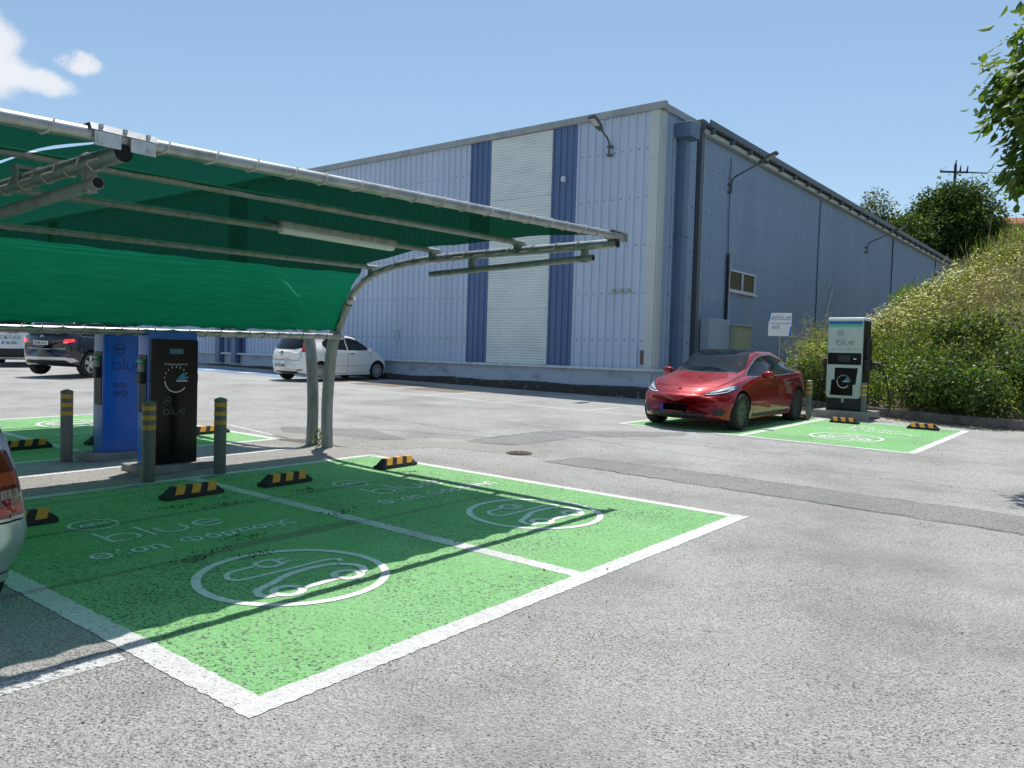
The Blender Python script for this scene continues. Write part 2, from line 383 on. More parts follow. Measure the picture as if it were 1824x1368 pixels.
# ------------------------------------------------------------------ ground
g = MB()
xs = [-700, -200, -80, -40, -20, 0, 20, 40, 80, 200, 700]; ys = [-300, -60, -20, 0, 20, 40, 70, 120, 300, 900]
vs = [(x, y, gz(x, y)) for y in ys for x in xs]; nx = len(xs)
g.add(vs, [(j*nx+i, j*nx+i+1, (j+1)*nx+i+1, (j+1)*nx+i) for j in range(len(ys)-1) for i in range(nx-1)])
tag(g.build('ground', M['asphalt']), kind='structure')
rnd = random.Random(5)
def sheet(poly, h, name, m, jag=0, step=.12):
    """flat sheet of paint or asphalt with slightly ragged edges, given as grid (s, t) corners"""
    pts = []
    for i in range(len(poly)):
        a = Vector(poly[i]); b = Vector(poly[(i+1) % len(poly)]); n = max(1, int((b-a).length/step)) if jag else 1
        nn = Vector((-(b-a).y, (b-a).x)).normalized()
        for k in range(n):
            p = a+(b-a)*k/n
            if jag and k: p = p+nn*rnd.uniform(-jag, jag)
            pts.append(p)
    return [L(p.x, p.y, h) for p in pts]
def sheets(name, polys, h, m, jag=0, step=.12, kind='structure'):
    mb = MB()
    for p in polys:
        v = sheet(p, h, name, m, jag, step); mb.add(v, [tuple(range(len(v)))])
    o = mb.build(name, m); return tag(o, kind=kind)
def rect(s0, t0, s1, t1): return [(s0, t0), (s1, t0), (s1, t1), (s0, t1)]
def lw(s0, t0, s1, t1, w):
    d = Vector((s1-s0, t1-t0)).normalized(); n = Vector((-d.y, d.x))*w/2
    a, b = Vector((s0, t0)), Vector((s1, t1)); return [tuple(a-n), tuple(b-n), tuple(b+n), tuple(a+n)]
G1, G2, G3 = .0018, .0036, .0054
# patched strips and pale concrete runs in the asphalt
sheets('asphalt_patch', [[(6.3, 3.2), (6.28, 1), (6.2, -2), (6.0, -6), (6.8, -6), (7.05, -2), (7.1, 1), (7.0, 3.0)],
                         [(6.9, 5.0), (7.4, 5.2), (9.2, 5.0), (10.8, 3.4), (10.3, 3.2), (8.9, 4.2), (7.2, 4.3)],
                         [(6.0, 8.2), (6.9, 7.0), (6.4, 5.7), (6.1, 6.0), (5.6, 7.6)]], G1, M['asphalt_dark'], .03, .2)
sheets('concrete_patch', [[(5.35, 5.2), (6.2, 4.9), (6.6, 3.3), (7.15, 3.6), (7.3, 4.3), (6.9, 5.0), (6.2, 6.0), (5.3, 7.4), (4.9, 7.2), (5.1, 5.9)],
                          rect(-8, 4.99, 5.25, 5.99), [(5.0, 5.99), (5.3, 5.99), (5.45, 6.6), (5.1, 6.9), (4.6, 6.9)]], G1, M['asphalt_pale'], .04, .2)
crk = MB()
def crack(pts, w=.012):
    out = []
    for i in range(len(pts)-1):
        a, b = Vector(pts[i]), Vector(pts[i+1]); n = max(2, int((b-a).length/.12))
        for k in range(n):
            p = a+(b-a)*k/n; out.append((p.x+rnd.uniform(-.03, .03), p.y+rnd.uniform(-.03, .03)))
    stroke(crk, out, w, lambda x, y, z: L(x, y, z+.006), z=0)
crack([(6.28, 3.1), (6.24, 1), (6.15, -2), (5.95, -6)], .016); crack([(6.7, 7.6), (7.6, 5.1), (9.2, 5.1), (10.9, 3.3)]); crack([(10.9, 3.3), (11.0, 1.0), (10.7, -3)], .01)
crack([(9.5, 1), (9.2, 4), (9.9, 8), (9.6, 12)], .008); crack([(7.9, -6), (8.4, -2), (8.3, 2.2), (9.0, 6)], .007)
crack([(8.9, 12), (8.5, 16), (8.7, 24)], .012); crack([(7.9, 5), (8.2, 9), (7.9, 15)], .010); crack([(3, -4), (5.2, -3), (6, -3.4)], .008)
tag(crk.build('asphalt_crack', M['dark_hole']), kind='structure')

# ---- painted charging bays
sheets('bay_paint', [rect(.07, .07, 5.0, 4.93)], G1, M['green'], .005, .03)
sheets('bay_paint', [rect(-2.4, 6.98, 5.0, 11.52)], G1, M['green'], .005, .03)
sheets('bay_paint', [rect(11.2, -.02, 15.72, 4.92)], G1, M['green'], .005, .03)
wl = []
wl += [lw(0, .07, 5.09, .07, .14), lw(.07, 0.14, .07, 4.86, .14), lw(2.54, .14, 2.56, 4.86, .12), lw(5.02, .14, 5.0, 4.86, .11), lw(-3.0, 4.93, 5.06, 4.93, .11)]
wl += [lw(-5.0, 6.96, 5.06, 6.96, .11), lw(5.02, 7.0, 5.02, 11.5, .11), lw(2.54, 7.0, 2.54, 11.5, .11), lw(.0, 7.0, .0, 11.5, .11), lw(-5, 11.56, 5.07, 11.56, .11)]
wl += [lw(-6, 6.03, 4.75, 6.03, .07)]
wl += [lw(11.17, -.12, 11.17, 4.98, .10), lw(11.22, -.06, 15.75, -.06, .13), lw(11.22, 2.62, 15.72, 2.62, .12), lw(11.22, 4.92, 15.75, 4.92, .11), lw(15.75, -.12, 15.75, 4.98, .09)]
sheets('road_marking', wl, G2, M['white_line'], .006, .025)
ol = [lw(-6, .98, -.03, .98, .13), lw(12.9, 5.3, 13.1, 31, .10), lw(12.35, -.6, 12.1, -6, .05), lw(5.2, 6.9, 5.55, 9.4, .07)]
for k in range(10):
    ol.append(lw(13.0, 6.85+2.5*k, 16.9, 6.85+2.5*k, .10))
sheets('road_marking', ol, G1, M['worn_line'], .008, .03)
sheets('road_marking', [rect(14.3, 12.1, 15.7, 14.0), rect(14.4, 14.6, 16.3, 16.5), rect(14.5, 17.1, 16.0, 18.6)], G1, M['orange_paint'], .12, .3)
sheets('road_marking', [rect(14.4, 19.5, 16.4, 21.7), rect(14.3, 21.9, 16.4, 24.2), rect(14.3, 24.4, 16.4, 26.7)], G1, M['blue_paint'], .04, .3)
sheets('road_marking', [rect(14.9, 20.3, 15.8, 20.9), rect(14.9, 22.7, 15.8, 23.3), rect(14.8, 25.2, 15.7, 25.8)], G2, M['white_line'], .1, .2)

# ---- stencilled icons and words on the bays (local x = s, y = t, origin at the ring centre)
def bay_icon(mb, f, small=False):
    k = .052
    def S(p, w=k, c=False): stroke(mb, p, w, f, closed=c, z=0)
    S(arc(0, 0, .575, 0, 352, 44), .055, True)
    S([(.40, .02), (.42, .07), (.38, .11), (.33, .12), (.17, .12), (.02, .115), (-.14, .12), (-.25, .12), (-.31, .14), (-.335, .2), (-.31, .26), (-.26, .31), (-.17, .32), (-.05, .32)], .034)
    S([(.10, .37), (.05, .39), (-.03, .37), (-.055, .31), (-.03, .25), (.02, .23), (.10, .24)], .036, True)
    S([(.10, .34), (.18, .34)], .03); S([(.10, .27), (.18, .27)], .03)
    S([(.35, -.02), (.28, .02), (.16, .04), (.02, .03), (-.08, .0), (-.2, -.06), (-.32, -.1), (-.36, -.14), (-.38, -.2), (-.36, -.25), (-.31, -.26)])
    S(arc(-.215, -.24, .085, 0, 345, 18), .05, True); S([(-.13, -.26), (.16, -.26)]); S(arc(.235, -.24, .085, 0, 345, 18), .05, True)
    S([(.32, -.27), (.37, -.24), (.41, -.18), (.41, -.1), (.34, -.01)])
ic = MB()
def put(s0, t0, flip=1): return lambda x, y, z: L(s0+x*flip, t0+y*flip, G3+z)
for s0 in (1.27, 3.81):
    bay_icon(ic, put(s0, 1.44))
    word_blue(ic, put(s0-.40, 2.96), 0, 0, .21, .030, z=0, stencil=True)
    logo_ring(ic, put(s0-.27, 3.58), 0, 0, .17, .024, z=0)
for s0 in (3.81, 1.27):
    bay_icon(ic, put(s0, 10.35, -1)); word_blue(ic, put(s0+.40, 8.75, -1), 0, 0, .21, .030, z=0, stencil=True); logo_ring(ic, put(s0+.27, 8.2, -1), 0, 0, .17, .024, z=0)
RX = lambda s0, t0: (lambda x, y, z: L(s0+y, t0-x, G3+z))     # right-hand bays: icon top points away along s
for t0 in (1.27, 3.75):
    bay_icon(ic, RX(12.55, t0)); word_blue(ic, RX(14.2, t0+.40), 0, 0, .21, .030, z=0, stencil=True); logo_ring(ic, RX(14.75, t0+.27), 0, 0, .17, .024, z=0)
tmp = MB()
def gtext(mb, body, size, f, sx=1.0):
    q = MB(); text(q, body, size, Matrix.Identity(4), align='LEFT', th=0, sx=sx, bold=.0045)
    mb.add([f(v[0], v[1], 0) for v in q.v], q.f)
def words(f):
    gtext(ic, 'Θέση', .205, f(0, 0), 1.0); gtext(ic, 'όρτισης', .205, f(.82, 0), 1.0)
    g = f(.72, .075); stroke(ic, arc(0, 0, .072, 0, 340, 17), .020, g, closed=True, z=0); stroke(ic, [(0, -.09), (0, .09)], .020, g, z=0)
for s0 in (1.27, 3.81): words(lambda a, b: put(s0-.70+a, 2.60+b))
for s0 in (1.27, 3.81): words(lambda a, b: put(s0+.70-a, 9.10-b, -1))
for t0 in (1.27, 3.75): words(lambda a, b: RX(13.85+b, t0+.70-a))
M['stencil_white'] = newmat('stencil_white'); asphalt_nodes(M['stencil_white'], (.15, .15, .15), (.4, .4, .4), (.3, .3, .3), ((.88, .88, .86), (.80, .80, .78)), (.60, .66))
tag(ic.build('road_marking', M['stencil_white']), kind='structure')
# ground lettering is bold in the photo: a second pass slightly shifted thickens the strokes

# ---- manhole
mh = thing('manhole_cover', 'round rusty iron manhole cover set in pale concrete in the asphalt', 'manhole cover', L(6.6, 3.78, .004)); mh.scale = (.58, .58, .7)
mb = MB(); mb.lathe([(.30, 0), (.30, .012), (.27, .014), (.265, .006), (0.001, .008)], 32); mb.build('rim', M['rust'], mh)
mb = MB()
tp = [(0.0, .012)]
for k in range(9): tp += [(.03*k+.008, .012), (.03*k+.012, .020), (.03*k+.024, .020), (.03*k+.028, .012)]
mb.lathe([(max(r, .001), z) for r, z in tp], 32); mb.box((0, 0, .016), (.50, .02, .010)); mb.box((0, 0, .016), (.02, .50, .010))
mb.build('tread', M['rust'], mh)
# ================================================================== warehouse
# local frame of the building: x = s direction (depth along the side wall), y = t direction (along the front wall)
BS, BT, BK = 17.71, 7.85, .9412
B0 = L(BS, BT); BZ = .721
BH = 8.15                                   # top of wall above the wall base
bld = thing('warehouse', 'long pale blue corrugated steel warehouse with two dark blue stripes and a white roller panel', 'warehouse', (B0.x, B0.y, BZ), TH)
bld.scale = (BK,)*3
bev = 60.0; bdp = 43.6
core = MB(); core.box((bdp/2+.12, bev/2+.12, BH/2-.3), (bdp-.1, bev-.1, BH-.6)); core.build('wall_core', M['cream'], bld)
def ribbed_front(mb, y0, y1, z0, z1, pitch=.275, depth=.055, x=0.0, scr=None):
    """trapezoid ribs running up the front wall, on plane x facing -x"""
    prof = []; y = y0
    n = max(1, round((y1-y0)/pitch)); p = (y1-y0)/n
    for i in range(n):
        a = y0+i*p
        prof += [(a, 0), (a+p*.62, 0), (a+p*.72, -depth), (a+p*.90, -depth)]
    prof.append((y1, 0))
    vs = []
    for yy, d in prof: vs += [(x+d, yy, z0), (x+d, yy, z1)]
    mb.add(vs, [(2*i, 2*i+1, 2*i+3, 2*i+2) for i in range(len(prof)-1)])
    if scr is not None:
        for i in range(n):
            for z in (1.35, 2.75, 4.15, 5.55, 6.95):
                if z1 > z > z0: scr.box((x-.008, y0+i*p+p*.32, z), (.016, .034, .034))
def side_ribs(mb, x0, x1, z0, z1, pitch=.2, depth=.032, y=0.0, scr=None):
    prof = []; n = max(1, round((x1-x0)/pitch)); p = (x1-x0)/n
    for i in range(n):
        a = x0+i*p; prof += [(a, 0), (a+p*.45, 0), (a+p*.6, -depth), (a+p*.85, -depth)]
    prof.append((x1, 0)); vs = []
    for xx, d in prof: vs += [(xx, y+d, z0), (xx, y+d, z1)]
    mb.add(vs, [(2*i, 2*i+2, 2*i+3, 2*i+1) for i in range(len(prof)-1)])
    if scr is not None:
        for i in range(0, n, 2):
            for z in (1.35, 2.75, 4.15, 5.55, 6.95):
                scr.box((x0+i*p+p*.22, y-.010, z), (.05, .02, .05))
Z0, Z1 = .53, BH-.16
scr = MB()
w = MB()
for a, b in ((.30, 2.84), (7.24, 20.4), (21.9, 40.0), (41.5, bev)): ribbed_front(w, a, b, Z0, Z1, scr=scr if a < 22 else None)
w.build('wall_cladding', M['wall_white'], bld)
for a, b in ((2.84, 3.78), (6.30, 7.24), (20.4, 21.9)):
    w = MB(); ribbed_front(w, a, b, Z0, Z1, pitch=.235, depth=.045, x=-.006); w.build('blue_stripe', M['wall_blue'], bld)
w = MB(); vs = []; n = 84; hh = (Z1-Z0)/n
prof = []
for i in range(n):
    z = Z0+i*hh; prof += [(z, 0), (z+hh*.25, -.034), (z+hh*.72, -.034)]
prof.append((Z1, 0))
for z, d in prof: vs += [(-.004+d, 3.78, z), (-.004+d, 6.30, z)]
w.add(vs, [(2*i, 2*i+2, 2*i+3, 2*i+1) for i in range(len(prof)-1)]); w.build('roller_panel', M['roller'], bld)
w = MB()
for z in (2.35, 4.2, 5.95): w = MB(); w.box((-.040, 5.04, z), (.014, 2.5, .022)); w.build('panel_joint', M['ledge'], bld)
# side wall
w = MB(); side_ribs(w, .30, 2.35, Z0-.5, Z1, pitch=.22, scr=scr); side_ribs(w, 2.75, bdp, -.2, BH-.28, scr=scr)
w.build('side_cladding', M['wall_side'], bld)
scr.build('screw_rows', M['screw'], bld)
w = MB(); w.box((-.02, .15, Z0+(Z1-Z0)/2), (.06, .31, Z1-Z0)); w.box((.14, -.02, Z0+(Z1-Z0)/2-.0), (.30, .06, Z1-Z0))
for z in (4.1, 6.6): w.box((-.03, .15, z), (.062, .315, .012)); w.box((.14, -.03, z), (.304, .062, .012))
w.build('corner_trim', M['cream'], bld)
w = MB(); w.box((-.05, bev/2-.1, BH-.06), (.16, bev+.2, .2)); w.box((1.2, -.04, BH-.06), (2.5, .14, .2))
for k in range(24): w.box((-.136, 2.4*k+.6, BH-.06), (.012, .03, .205))
w.build('roof_edge_trim', M['fascia'], bld)
w = MB()
w.box((bdp/2+1.3, .5, BH+.02), (bdp-2.5, 1.5, .05)); w.box((bdp/2, bev/2, BH+.02), (bdp-.3, bev-.2, .05)); w.build('roof', M['fascia'], bld)
w = MB()                                       # overhanging gutter on brackets along the side
w.box((bdp/2+1.3, -.22, BH-.02), (bdp-2.5, .26, .10)); w.box((bdp/2+1.3, -.34, BH+.05), (bdp-2.5, .03, .16))
for k in range(28): w.box((2.9+k*1.5, -.20, BH-.16), (.07, .30, .16))
w.build('gutter', M['gutter_dark'], bld)
w = MB(); w.box((bdp/2+1.3, -.11, BH-.20), (bdp-2.5, .18, .14)); w.build('eaves_trim', M['cream'], bld)
w = MB(); w.box((2.55, -.04, BH/2-.2), (.22, .20, BH+.3)); w.box((2.55, -.05, BH-.02), (.34, .26, .3)); w.build('wall_joint_cover', M['gutter_dark'], bld)
w = MB(); w.box((2.70, -.03, BH/2-.2), (.10, .16, BH-.1)); w.build('wall_joint_strip', M['cream'], bld)
# ledge, plinth, footing
w = MB(); w.box((-.12, bev/2-.1, .50), (.34, bev+.2, .07)); w.box((.3, -.1, .50), (.6, .24, .07)); w.build('ledge', M['ledge'], bld)
w = MB(); w.box((-.02, bev/2, .15), (.12, bev, .66)); w.box((.4, -.03, .15), (.8, .1, .66))
for y in (2.8, 8.1, 14.6): w.box((-.085, y, .28), (.02, .05, .36), 0)
w.build('plinth', M['plinth'], bld)
w = MB(); rr = random.Random(3)
for i in range(150):
    y = -0.2+i*.4; h = .06+.02*math.sin(i*.7)+rr.uniform(-.006, .006); w.box((-.26+.012*math.sin(i*1.3), y, -.26+h/2), (.42, .42, .36+h), 0, Matrix.Rotation(rr.uniform(-.02, .02), 3, 'Z'))
w.build('footing', M['footing'], bld)
# downpipe with hopper
w = MB(); w.rbox((1.15, -.20, 3.7), (.30, .26, 7.4), .04); w.box((1.15, -.22, .3), (.34, .30, .5))
for z in (2.0, 4.5): w.box((1.15, -.19, z), (.36, .32, .05))
o = w.build('downpipe', M['pipe_blue'], bld); w = MB()
w.rbox((1.12, -.30, 7.58), (.62, .50, .44), .02); w.prism([(-.3, -.25), (.3, -.25), (.17, -.14), (-.17, -.14)], -.2, .2, M=Matrix.Rotation(R_(90), 4, 'X').to_3x3(), c=(1.12, -.3, 7.6)); w.build('hopper', M['pipe_blue'], o)
# window
w = MB(); WX, WZ = 6.18, 3.58
for dx, dz, sx, sz in ((0, .33, 2.30, .06), (0, -.33, 2.30, .06), (-1.13, 0, .06, .66), (1.13, 0, .06, .66), (0, 0, .07, .62)): w.box((WX, -.05, WZ+dz) if dx == 0 else (WX+dx, -.05, WZ), (sx, .09, sz))
w.box((WX, -.08, WZ-.39), (2.4, .14, .05)); win = w.build('window', M['alu_frame'], bld)
for sg in (-1, 1):
    w = MB(); w.box((WX+sg*.56, -.038, WZ), (1.05, .02, .60)); w.build('pane', M['window_dark'], win)
# vents and small fittings on the front
for y in (1.36, 1.09, .83):
    w = MB(); w.lathe([(.001, .03), (.05, .035), (.075, .02), (.08, 0)], 16, M=Matrix.Rotation(R_(-90), 3, 'Y'), c=(-.04, y, 2.82)); w.box((-.075, y, 2.82), (.01, .12, .012))
    w.build('wall_plug', M['cabinet_olive'], bld)
w = MB(); w.rbox((-.10, 3.27, 6.35), (.14, .12, .17), .03); w.lathe([(.03, 0), (.035, .05), (.001, .055)], 12, M=Matrix.Rotation(R_(-90), 3, 'Y'), c=(-.17, 3.27, 6.33))
w.build('security_sensor', M['alu_frame'], bld)
w = MB()
w.box((-.05, 10.67, 1.44), (.02, .26, .36)); w.build('meter_hatch', M['cabinet_blue'], bld)
for y in (20.9, 22.2): w = MB(); w.rbox((-.24, y, 1.9), (.24, .36, 3.6), .03); w.build('downpipe', M['pipe_blue'], bld)
w = MB(); w.rbox((-.06, .32, .86), (.05, .10, .42), .01); w.build('pipe_stub', M['rust'], bld)
# cables and conduits on the side wall
for path, r in (([(4.85, -.07, 7.6), (4.82, -.07, 6), (4.86, -.07, 4.6), (4.85, -.07, 2.1)], .012), ([(14.3, -.06, 7.8), (14.2, -.06, 5.5), (14.25, -.06, 3.5), (14.1, -.06, .3)], .016),
                ([(26.9, -.06, 7.8), (26.8, -.06, 5), (26.9, -.06, 2.2)], .024), ([(38.2, -.06, 7.8), (38.3, -.06, 5)], .028), ([(4.85, -.09, 2.1), (4.85, -.09, 4.4)], .05)):
    w = MB(); w.tube(path, r, 6); w.build('conduit', M['cable_black'], bld)
for path, r in (([(4.95, -.10, 4.45), (5.1, -.14, 4.75), (5.18, -.16, 4.6), (5.05, -.13, 4.3), (4.98, -.12, 3.8), (4.95, -.12, 2.1)], .02),
                ([(15.6, -.10, 4.2), (15.9, -.14, 4.5), (16.2, -.16, 4.3), (16.0, -.13, 3.9), (15.6, -.12, 3.2), (15.3, -.12, 2.2), (15.2, -.1, .8)], .03)):
    w = MB(); w.tube(path, r, 6); w.build('loose_cable', M['cable_white'], bld)
def wall_lamp(loc, dirn, label, long=1.0, rot=0):
    """street lamp head on a bent arm; local -x is away from the wall"""
    t = thing('wall_lamp', label, 'wall lamp', loc, rot, 'lamps on bent arms along the warehouse walls')
    m = MB(); m.tube([(-.10, 0, 0), (-.10, 0, .30), (-.13, 0, .40), (-.22, 0, .48), (-.22-long*.55, 0, .48+long*.24)], .028, 10)
    for z in (.02, .26): m.box((-.05, 0, z), (.12, .14, .05))
    m.build('arm', M['lamp_grey'], t)
    a = math.atan2(.24, .55)
    c = Vector((-.22-long*.55, 0, .48+long*.24)); Rm = Matrix.Rotation(a, 3, 'Y')
    m = MB(); pr = [(0, -.05), (.18, -.11), (.55, -.12), (.62, -.08), (.62, .08), (.55, .12), (.18, .11), (0, .05)]
    m.prism([(-x, y) for x, y in pr], -.025, .045, M=Rm, c=c); m.build('lamp_head', M['lamp_grey'], t)
    m = MB(); m.prism([(-x, y) for x, y in ((.24, -.085), (.54, -.09), (.54, .09), (.24, .085))], -.034, -.027, M=Rm, c=c); m.build('lamp_lens', M['lamp_glass'], t)
    return t
def on_front(y, z): q = bld.matrix_world @ Vector((0, 0, 0)); p = B0+UY*y*BK; return (p.x-UX.x*.04, p.y-UX.y*.04, BZ+z*BK)
def on_side(x, z): p = B0+UX*x*BK; return (p.x+UY.x*-.03, p.y+UY.y*-.03, BZ+z*BK)
wall_lamp(on_front(1.62, 6.85), 0, 'bent-arm lamp with square head high on the front wall beside the blue stripe', .55, TH)
wall_lamp(on_side(4.78, 6.45), 0, 'long-armed lamp on the side wall above the dark window', 1.35, TH+R_(90))
wall_lamp(on_side(21.5, 6.4), 0, 'middle long-armed lamp half way along the side wall', 1.8, TH+R_(90))
wall_lamp(on_side(38.2, 6.6), 0, 'farthest wall lamp, near where the side wall meets the hillside', 2.3, TH+R_(90))
# electrical cabinets by the side wall
p = on_side(5.1, 0)
c = thing('electric_cabinet', 'olive metal electric cabinet against the side wall below the window', 'cabinet', (p[0], p[1], gz(p[0], p[1])), TH)
w = MB(); w.rbox((0, -.35, 1.12), (1.25, .42, 2.0), .015); w.build('box', M['cabinet_olive'], c)
w = MB(); w.rbox((0, -.37, 2.14), (1.38, .52, .05), .01); w.build('lid', M['cabinet_blue'], c)
w = MB(); w.box((-.2, -.565, 1.1), (.7, .012, 1.8)); w.build('door', M['cabinet_olive'], c)
p = on_side(3.6, 0)
c = thing('panel_cabinet', 'tall pale blue grey cabinet left of the olive one by the side wall', 'cabinet', (p[0], p[1], gz(p[0], p[1])), TH)
w = MB(); w.rbox((0, -.25, 1.15), (1.5, .30, 2.3), .015); w.build('box', M['cabinet_blue'], c)
w = MB(); w.box((0, -.405, 1.15), (1.2, .012, 2.0)); w.build('door', M['cabinet_blue'], c)

# ================================================================== shade canopies
ARCH = [(0, 0), (-.02, .5), (0, .9), (.03, 1.2), (.08, 1.45), (.17, 1.68), (.30, 1.90), (.46, 2.06), (.68, 2.21), (.95, 2.31), (1.3, 2.375), (1.7, 2.41), (2.1, 2.425), (2.7, 2.435), (3.3, 2.44), (3.9, 2.445), (4.40, 2.45)]
def smooth_path(P, n=4):
    out = []
    P = [Vector(p) for p in P]
    for i in range(len(P)-1):
        a = P[max(0, i-1)]; b = P[i]; c = P[i+1]; d = P[min(len(P)-1, i+2)]
        for k in range(n):
            t = k/n; out.append(.5*((2*b)+(c-a)*t+(2*a-5*b+4*c-d)*t*t+(3*b-a-3*c+d)*t**3))
    out.append(P[-1]); return out
def canopy(t0, sg, label, nm):
    """t0: line of posts; sg=-1 the roof reaches towards small t. local x = s - 5.04, y = t - t0"""
    o = L(5.04, t0); root = thing('shade_canopy', label, 'canopy', o, TH, 'green net canopies over the charging bays')
    X = [0, -4.87, -9.74]
    def Z(x, y): return SS*x+ST*0
    A = smooth_path([Vector((0, sg*v, h)) for v, h in ARCH], 3)
    fall = lambda x: -.075*min(1, abs(x)/4.87)
    for x in X:
        n1 = next(i for i, p in enumerate(A) if p.z > 1.92)
        m = MB(); low = [Vector((x, p.y, p.z+Z(x, 0)-.03)) for p in A[:n1+1]]
        m.tube(low, [.076]*len(low), 16); m.build('arch_post', M['galv_dull'], root, 45)
        m = MB(); up = [Vector((x, p.y, p.z+Z(x, 0)+fall(x)*max(0, (p.z-1.9)/.5))) for p in A[n1-2:]]
        m.tube(up, .047, 14, cap=False)
        e = up[-1]; d = (up[-1]-up[-2]).normalized()
        m.tube([e, e-d*.10], .040, 14)
        m.tube([up[2]-Vector((0, 0, .0)), up[3]], .081, 14)
        ar = m.build('arch_arm', M['galv'], root, 45)
        m = MB(); m.tube([e+d*.001, e-d*.085], .041, 14); m.build('tube_mouth', M['dark_hole'], ar, 45)
        # lower brace tube under the arm
        zb = 2.30+Z(x, 0)+fall(x); m = MB(); b0 = Vector((x, sg*1.84, zb-.06)); b1 = Vector((x, sg*4.12, zb+.02))
        m.tube([b0, b1], .034, 12)
        br = m.build('brace_tube', M['galv_dull'], root, 45); dd = (b1-b0).normalized()
        for e1, sgn in ((b0, -1), (b1, 1)):
            m = MB(); m.tube([e1+dd*sgn*.001, e1+dd*sgn*.004], .029, 12); m.build('tube_mouth', M['dark_hole'], br)
        m = MB()
        for yy in (2.5, 4.02): m = MB(); m.box((x, sg*yy, zb+.055), (.05, .07, .16)); m.build('brace_bracket', M['galv_dull'], root)
        m = MB()
        for vv, hh in ((.84, 2.30), (1.9, 2.44), (3.17, 2.46), (4.37, 2.47)):
            m = MB(); zz = hh+Z(x, 0)+fall(x)
            if vv > 4: m.box((x, sg*(vv-.02), zz+.03), (.16, .10, .03))
            else: m.box((x, sg*vv, zz+.047), (.14, .08, .024)); m.box((x+.056, sg*vv, zz+.0), (.012, .07, .11)); m.box((x-.056, sg*vv, zz+.0), (.012, .07, .11))
            m.build('bracket', M['galv'], root)
        m = MB(); m.box((x, sg*(.15), 1.47+Z(x, 0)), (.12, .16, .05)); m.build('bracket', M['galv'], root)
    ends = (.06, -9.9)
    PU = [(.84, 2.365), (1.9, 2.515), (3.17, 2.53)]
    for v, h in PU:
        m = MB(); m.tube([(x, sg*v, h+Z(x, 0)+fall(x)*.3) for x in ends], .030, 12); m.build('purlin', M['galv_dull'], root, 45)
    FT = (4.37, 2.525); fallT = lambda x: -.088*abs(x)/4.87
    m = MB(); m.tube([(.10, sg*4.37, FT[1]), (0, sg*4.37, FT[1]), (-4.87, sg*4.37, FT[1]+Z(-4.87, 0)+fallT(-4.87)), (-9.9, sg*4.37, FT[1]+Z(-9.9, 0)+fallT(9.9))], .037, 16, cap=False)
    m.build('front_edge_tube', M['galv'], root, 45)
    BTt = (.235, 1.485)
    m = MB(); m.tube([(x, sg*.235, BTt[1]+Z(x, 0)) for x in (.02, -9.9)], .038, 14); m.build('rear_edge_tube', M['galv'], root, 45)
    # splice plates where two edge tubes meet over an arm
    for x in (-4.87,):
        z = FT[1]+Z(x, 0)+fallT(x)
        for sgn, nmz in ((1, .036), (-1, -.05)):
            m = MB()
            if sgn == 1:
                m.add([(x-.17, sg*4.37+a, z+b) for a, b in ((.055, .01), (.035, .045), (-.035, .045), (-.055, .01))]+[(x+.17, sg*4.37+a, z+b) for a, b in ((.055, .01), (.035, .045), (-.035, .045), (-.055, .01))],
                      [(0, 1, 5, 4), (1, 2, 6, 5), (2, 3, 7, 6), (0, 4, 7, 3)])
                for k in (-.12, 0, .12): m.box((x+k, sg*4.37+sg*.045, z+.034), (.018, .018, .018))
            else:
                for k in (-.09, .09): m.box((x+k, sg*(4.37+.052), z-.03), (.13, .012, .07)); m.box((x+k*1.4, sg*(4.37+.06), z-.03), (.035, .014, .045))
            m.build('splice_plate', M['galv_plate'], root)
    m = MB(); m.box((0.02, sg*4.37, FT[1]+.043), (.30, .07, .012)); m.box((.16, sg*4.37, FT[1]), (.012, .10, .10)); m.build('splice_plate', M['galv_plate'], root)
    # stretched net, one panel between each pair of arms
    prof = [(.25, 1.545), (.31, 1.70), (.44, 1.96), (.63, 2.21), (.84, 2.403), (1.35, 2.475), (1.9, 2.553), (2.5, 2.550), (3.17, 2.567), (3.8, 2.555), (4.26, 2.535)]
    pp = smooth_path([Vector((0, a, b)) for a, b in prof], 3)
    for i, (xa, xb) in enumerate(((-.08, -4.86), (-4.88, -9.67))):
        nX = 64; vs = []; nY = len(pp)
        for a in range(nX+1):
            u = a/nX; x = xa+(xb-xa)*u
            sc = abs(math.sin(u*math.pi*17))
            for b, p in enumerate(pp):
                v = p.y; z = p.z; w_ = b/(nY-1)
                if b == nY-1: v += (-.02-.045*sc) if i == 0 else .07
                if b == 0: v += .012*sc; z += .02*sc
                xx = x
                if a in (0, nX): xx += ((.03 if i == 0 and a == 0 else .006)*abs(math.sin(w_*math.pi*9)))*(-1 if a == 0 else 1)
                sag = -.02*math.sin(u*math.pi)*math.sin(w_*math.pi)+.006*math.sin(u*23+w_*9)*math.sin(w_*31+u*4)+.004*math.sin(u*61-w_*13)
                vs.append((xx, sg*v, z+Z(x, 0)+fallT(x)*max(0, (v-1.2)/3.1)**1.5+sag))
        fs = [(a*nY+b, (a+1)*nY+b, (a+1)*nY+b+1, a*nY+b+1) for a in range(nX) for b in range(nY-1)]
        cutn = 10
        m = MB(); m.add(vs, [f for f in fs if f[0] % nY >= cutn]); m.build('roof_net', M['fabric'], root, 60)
        m = MB(); m.add(vs, [f for f in fs if f[0] % nY < cutn]); m.build('side_net', M['fabric_backlit'], root, 60)
    # lacing rope wound round the edge tubes and arms
    rr = random.Random(8)
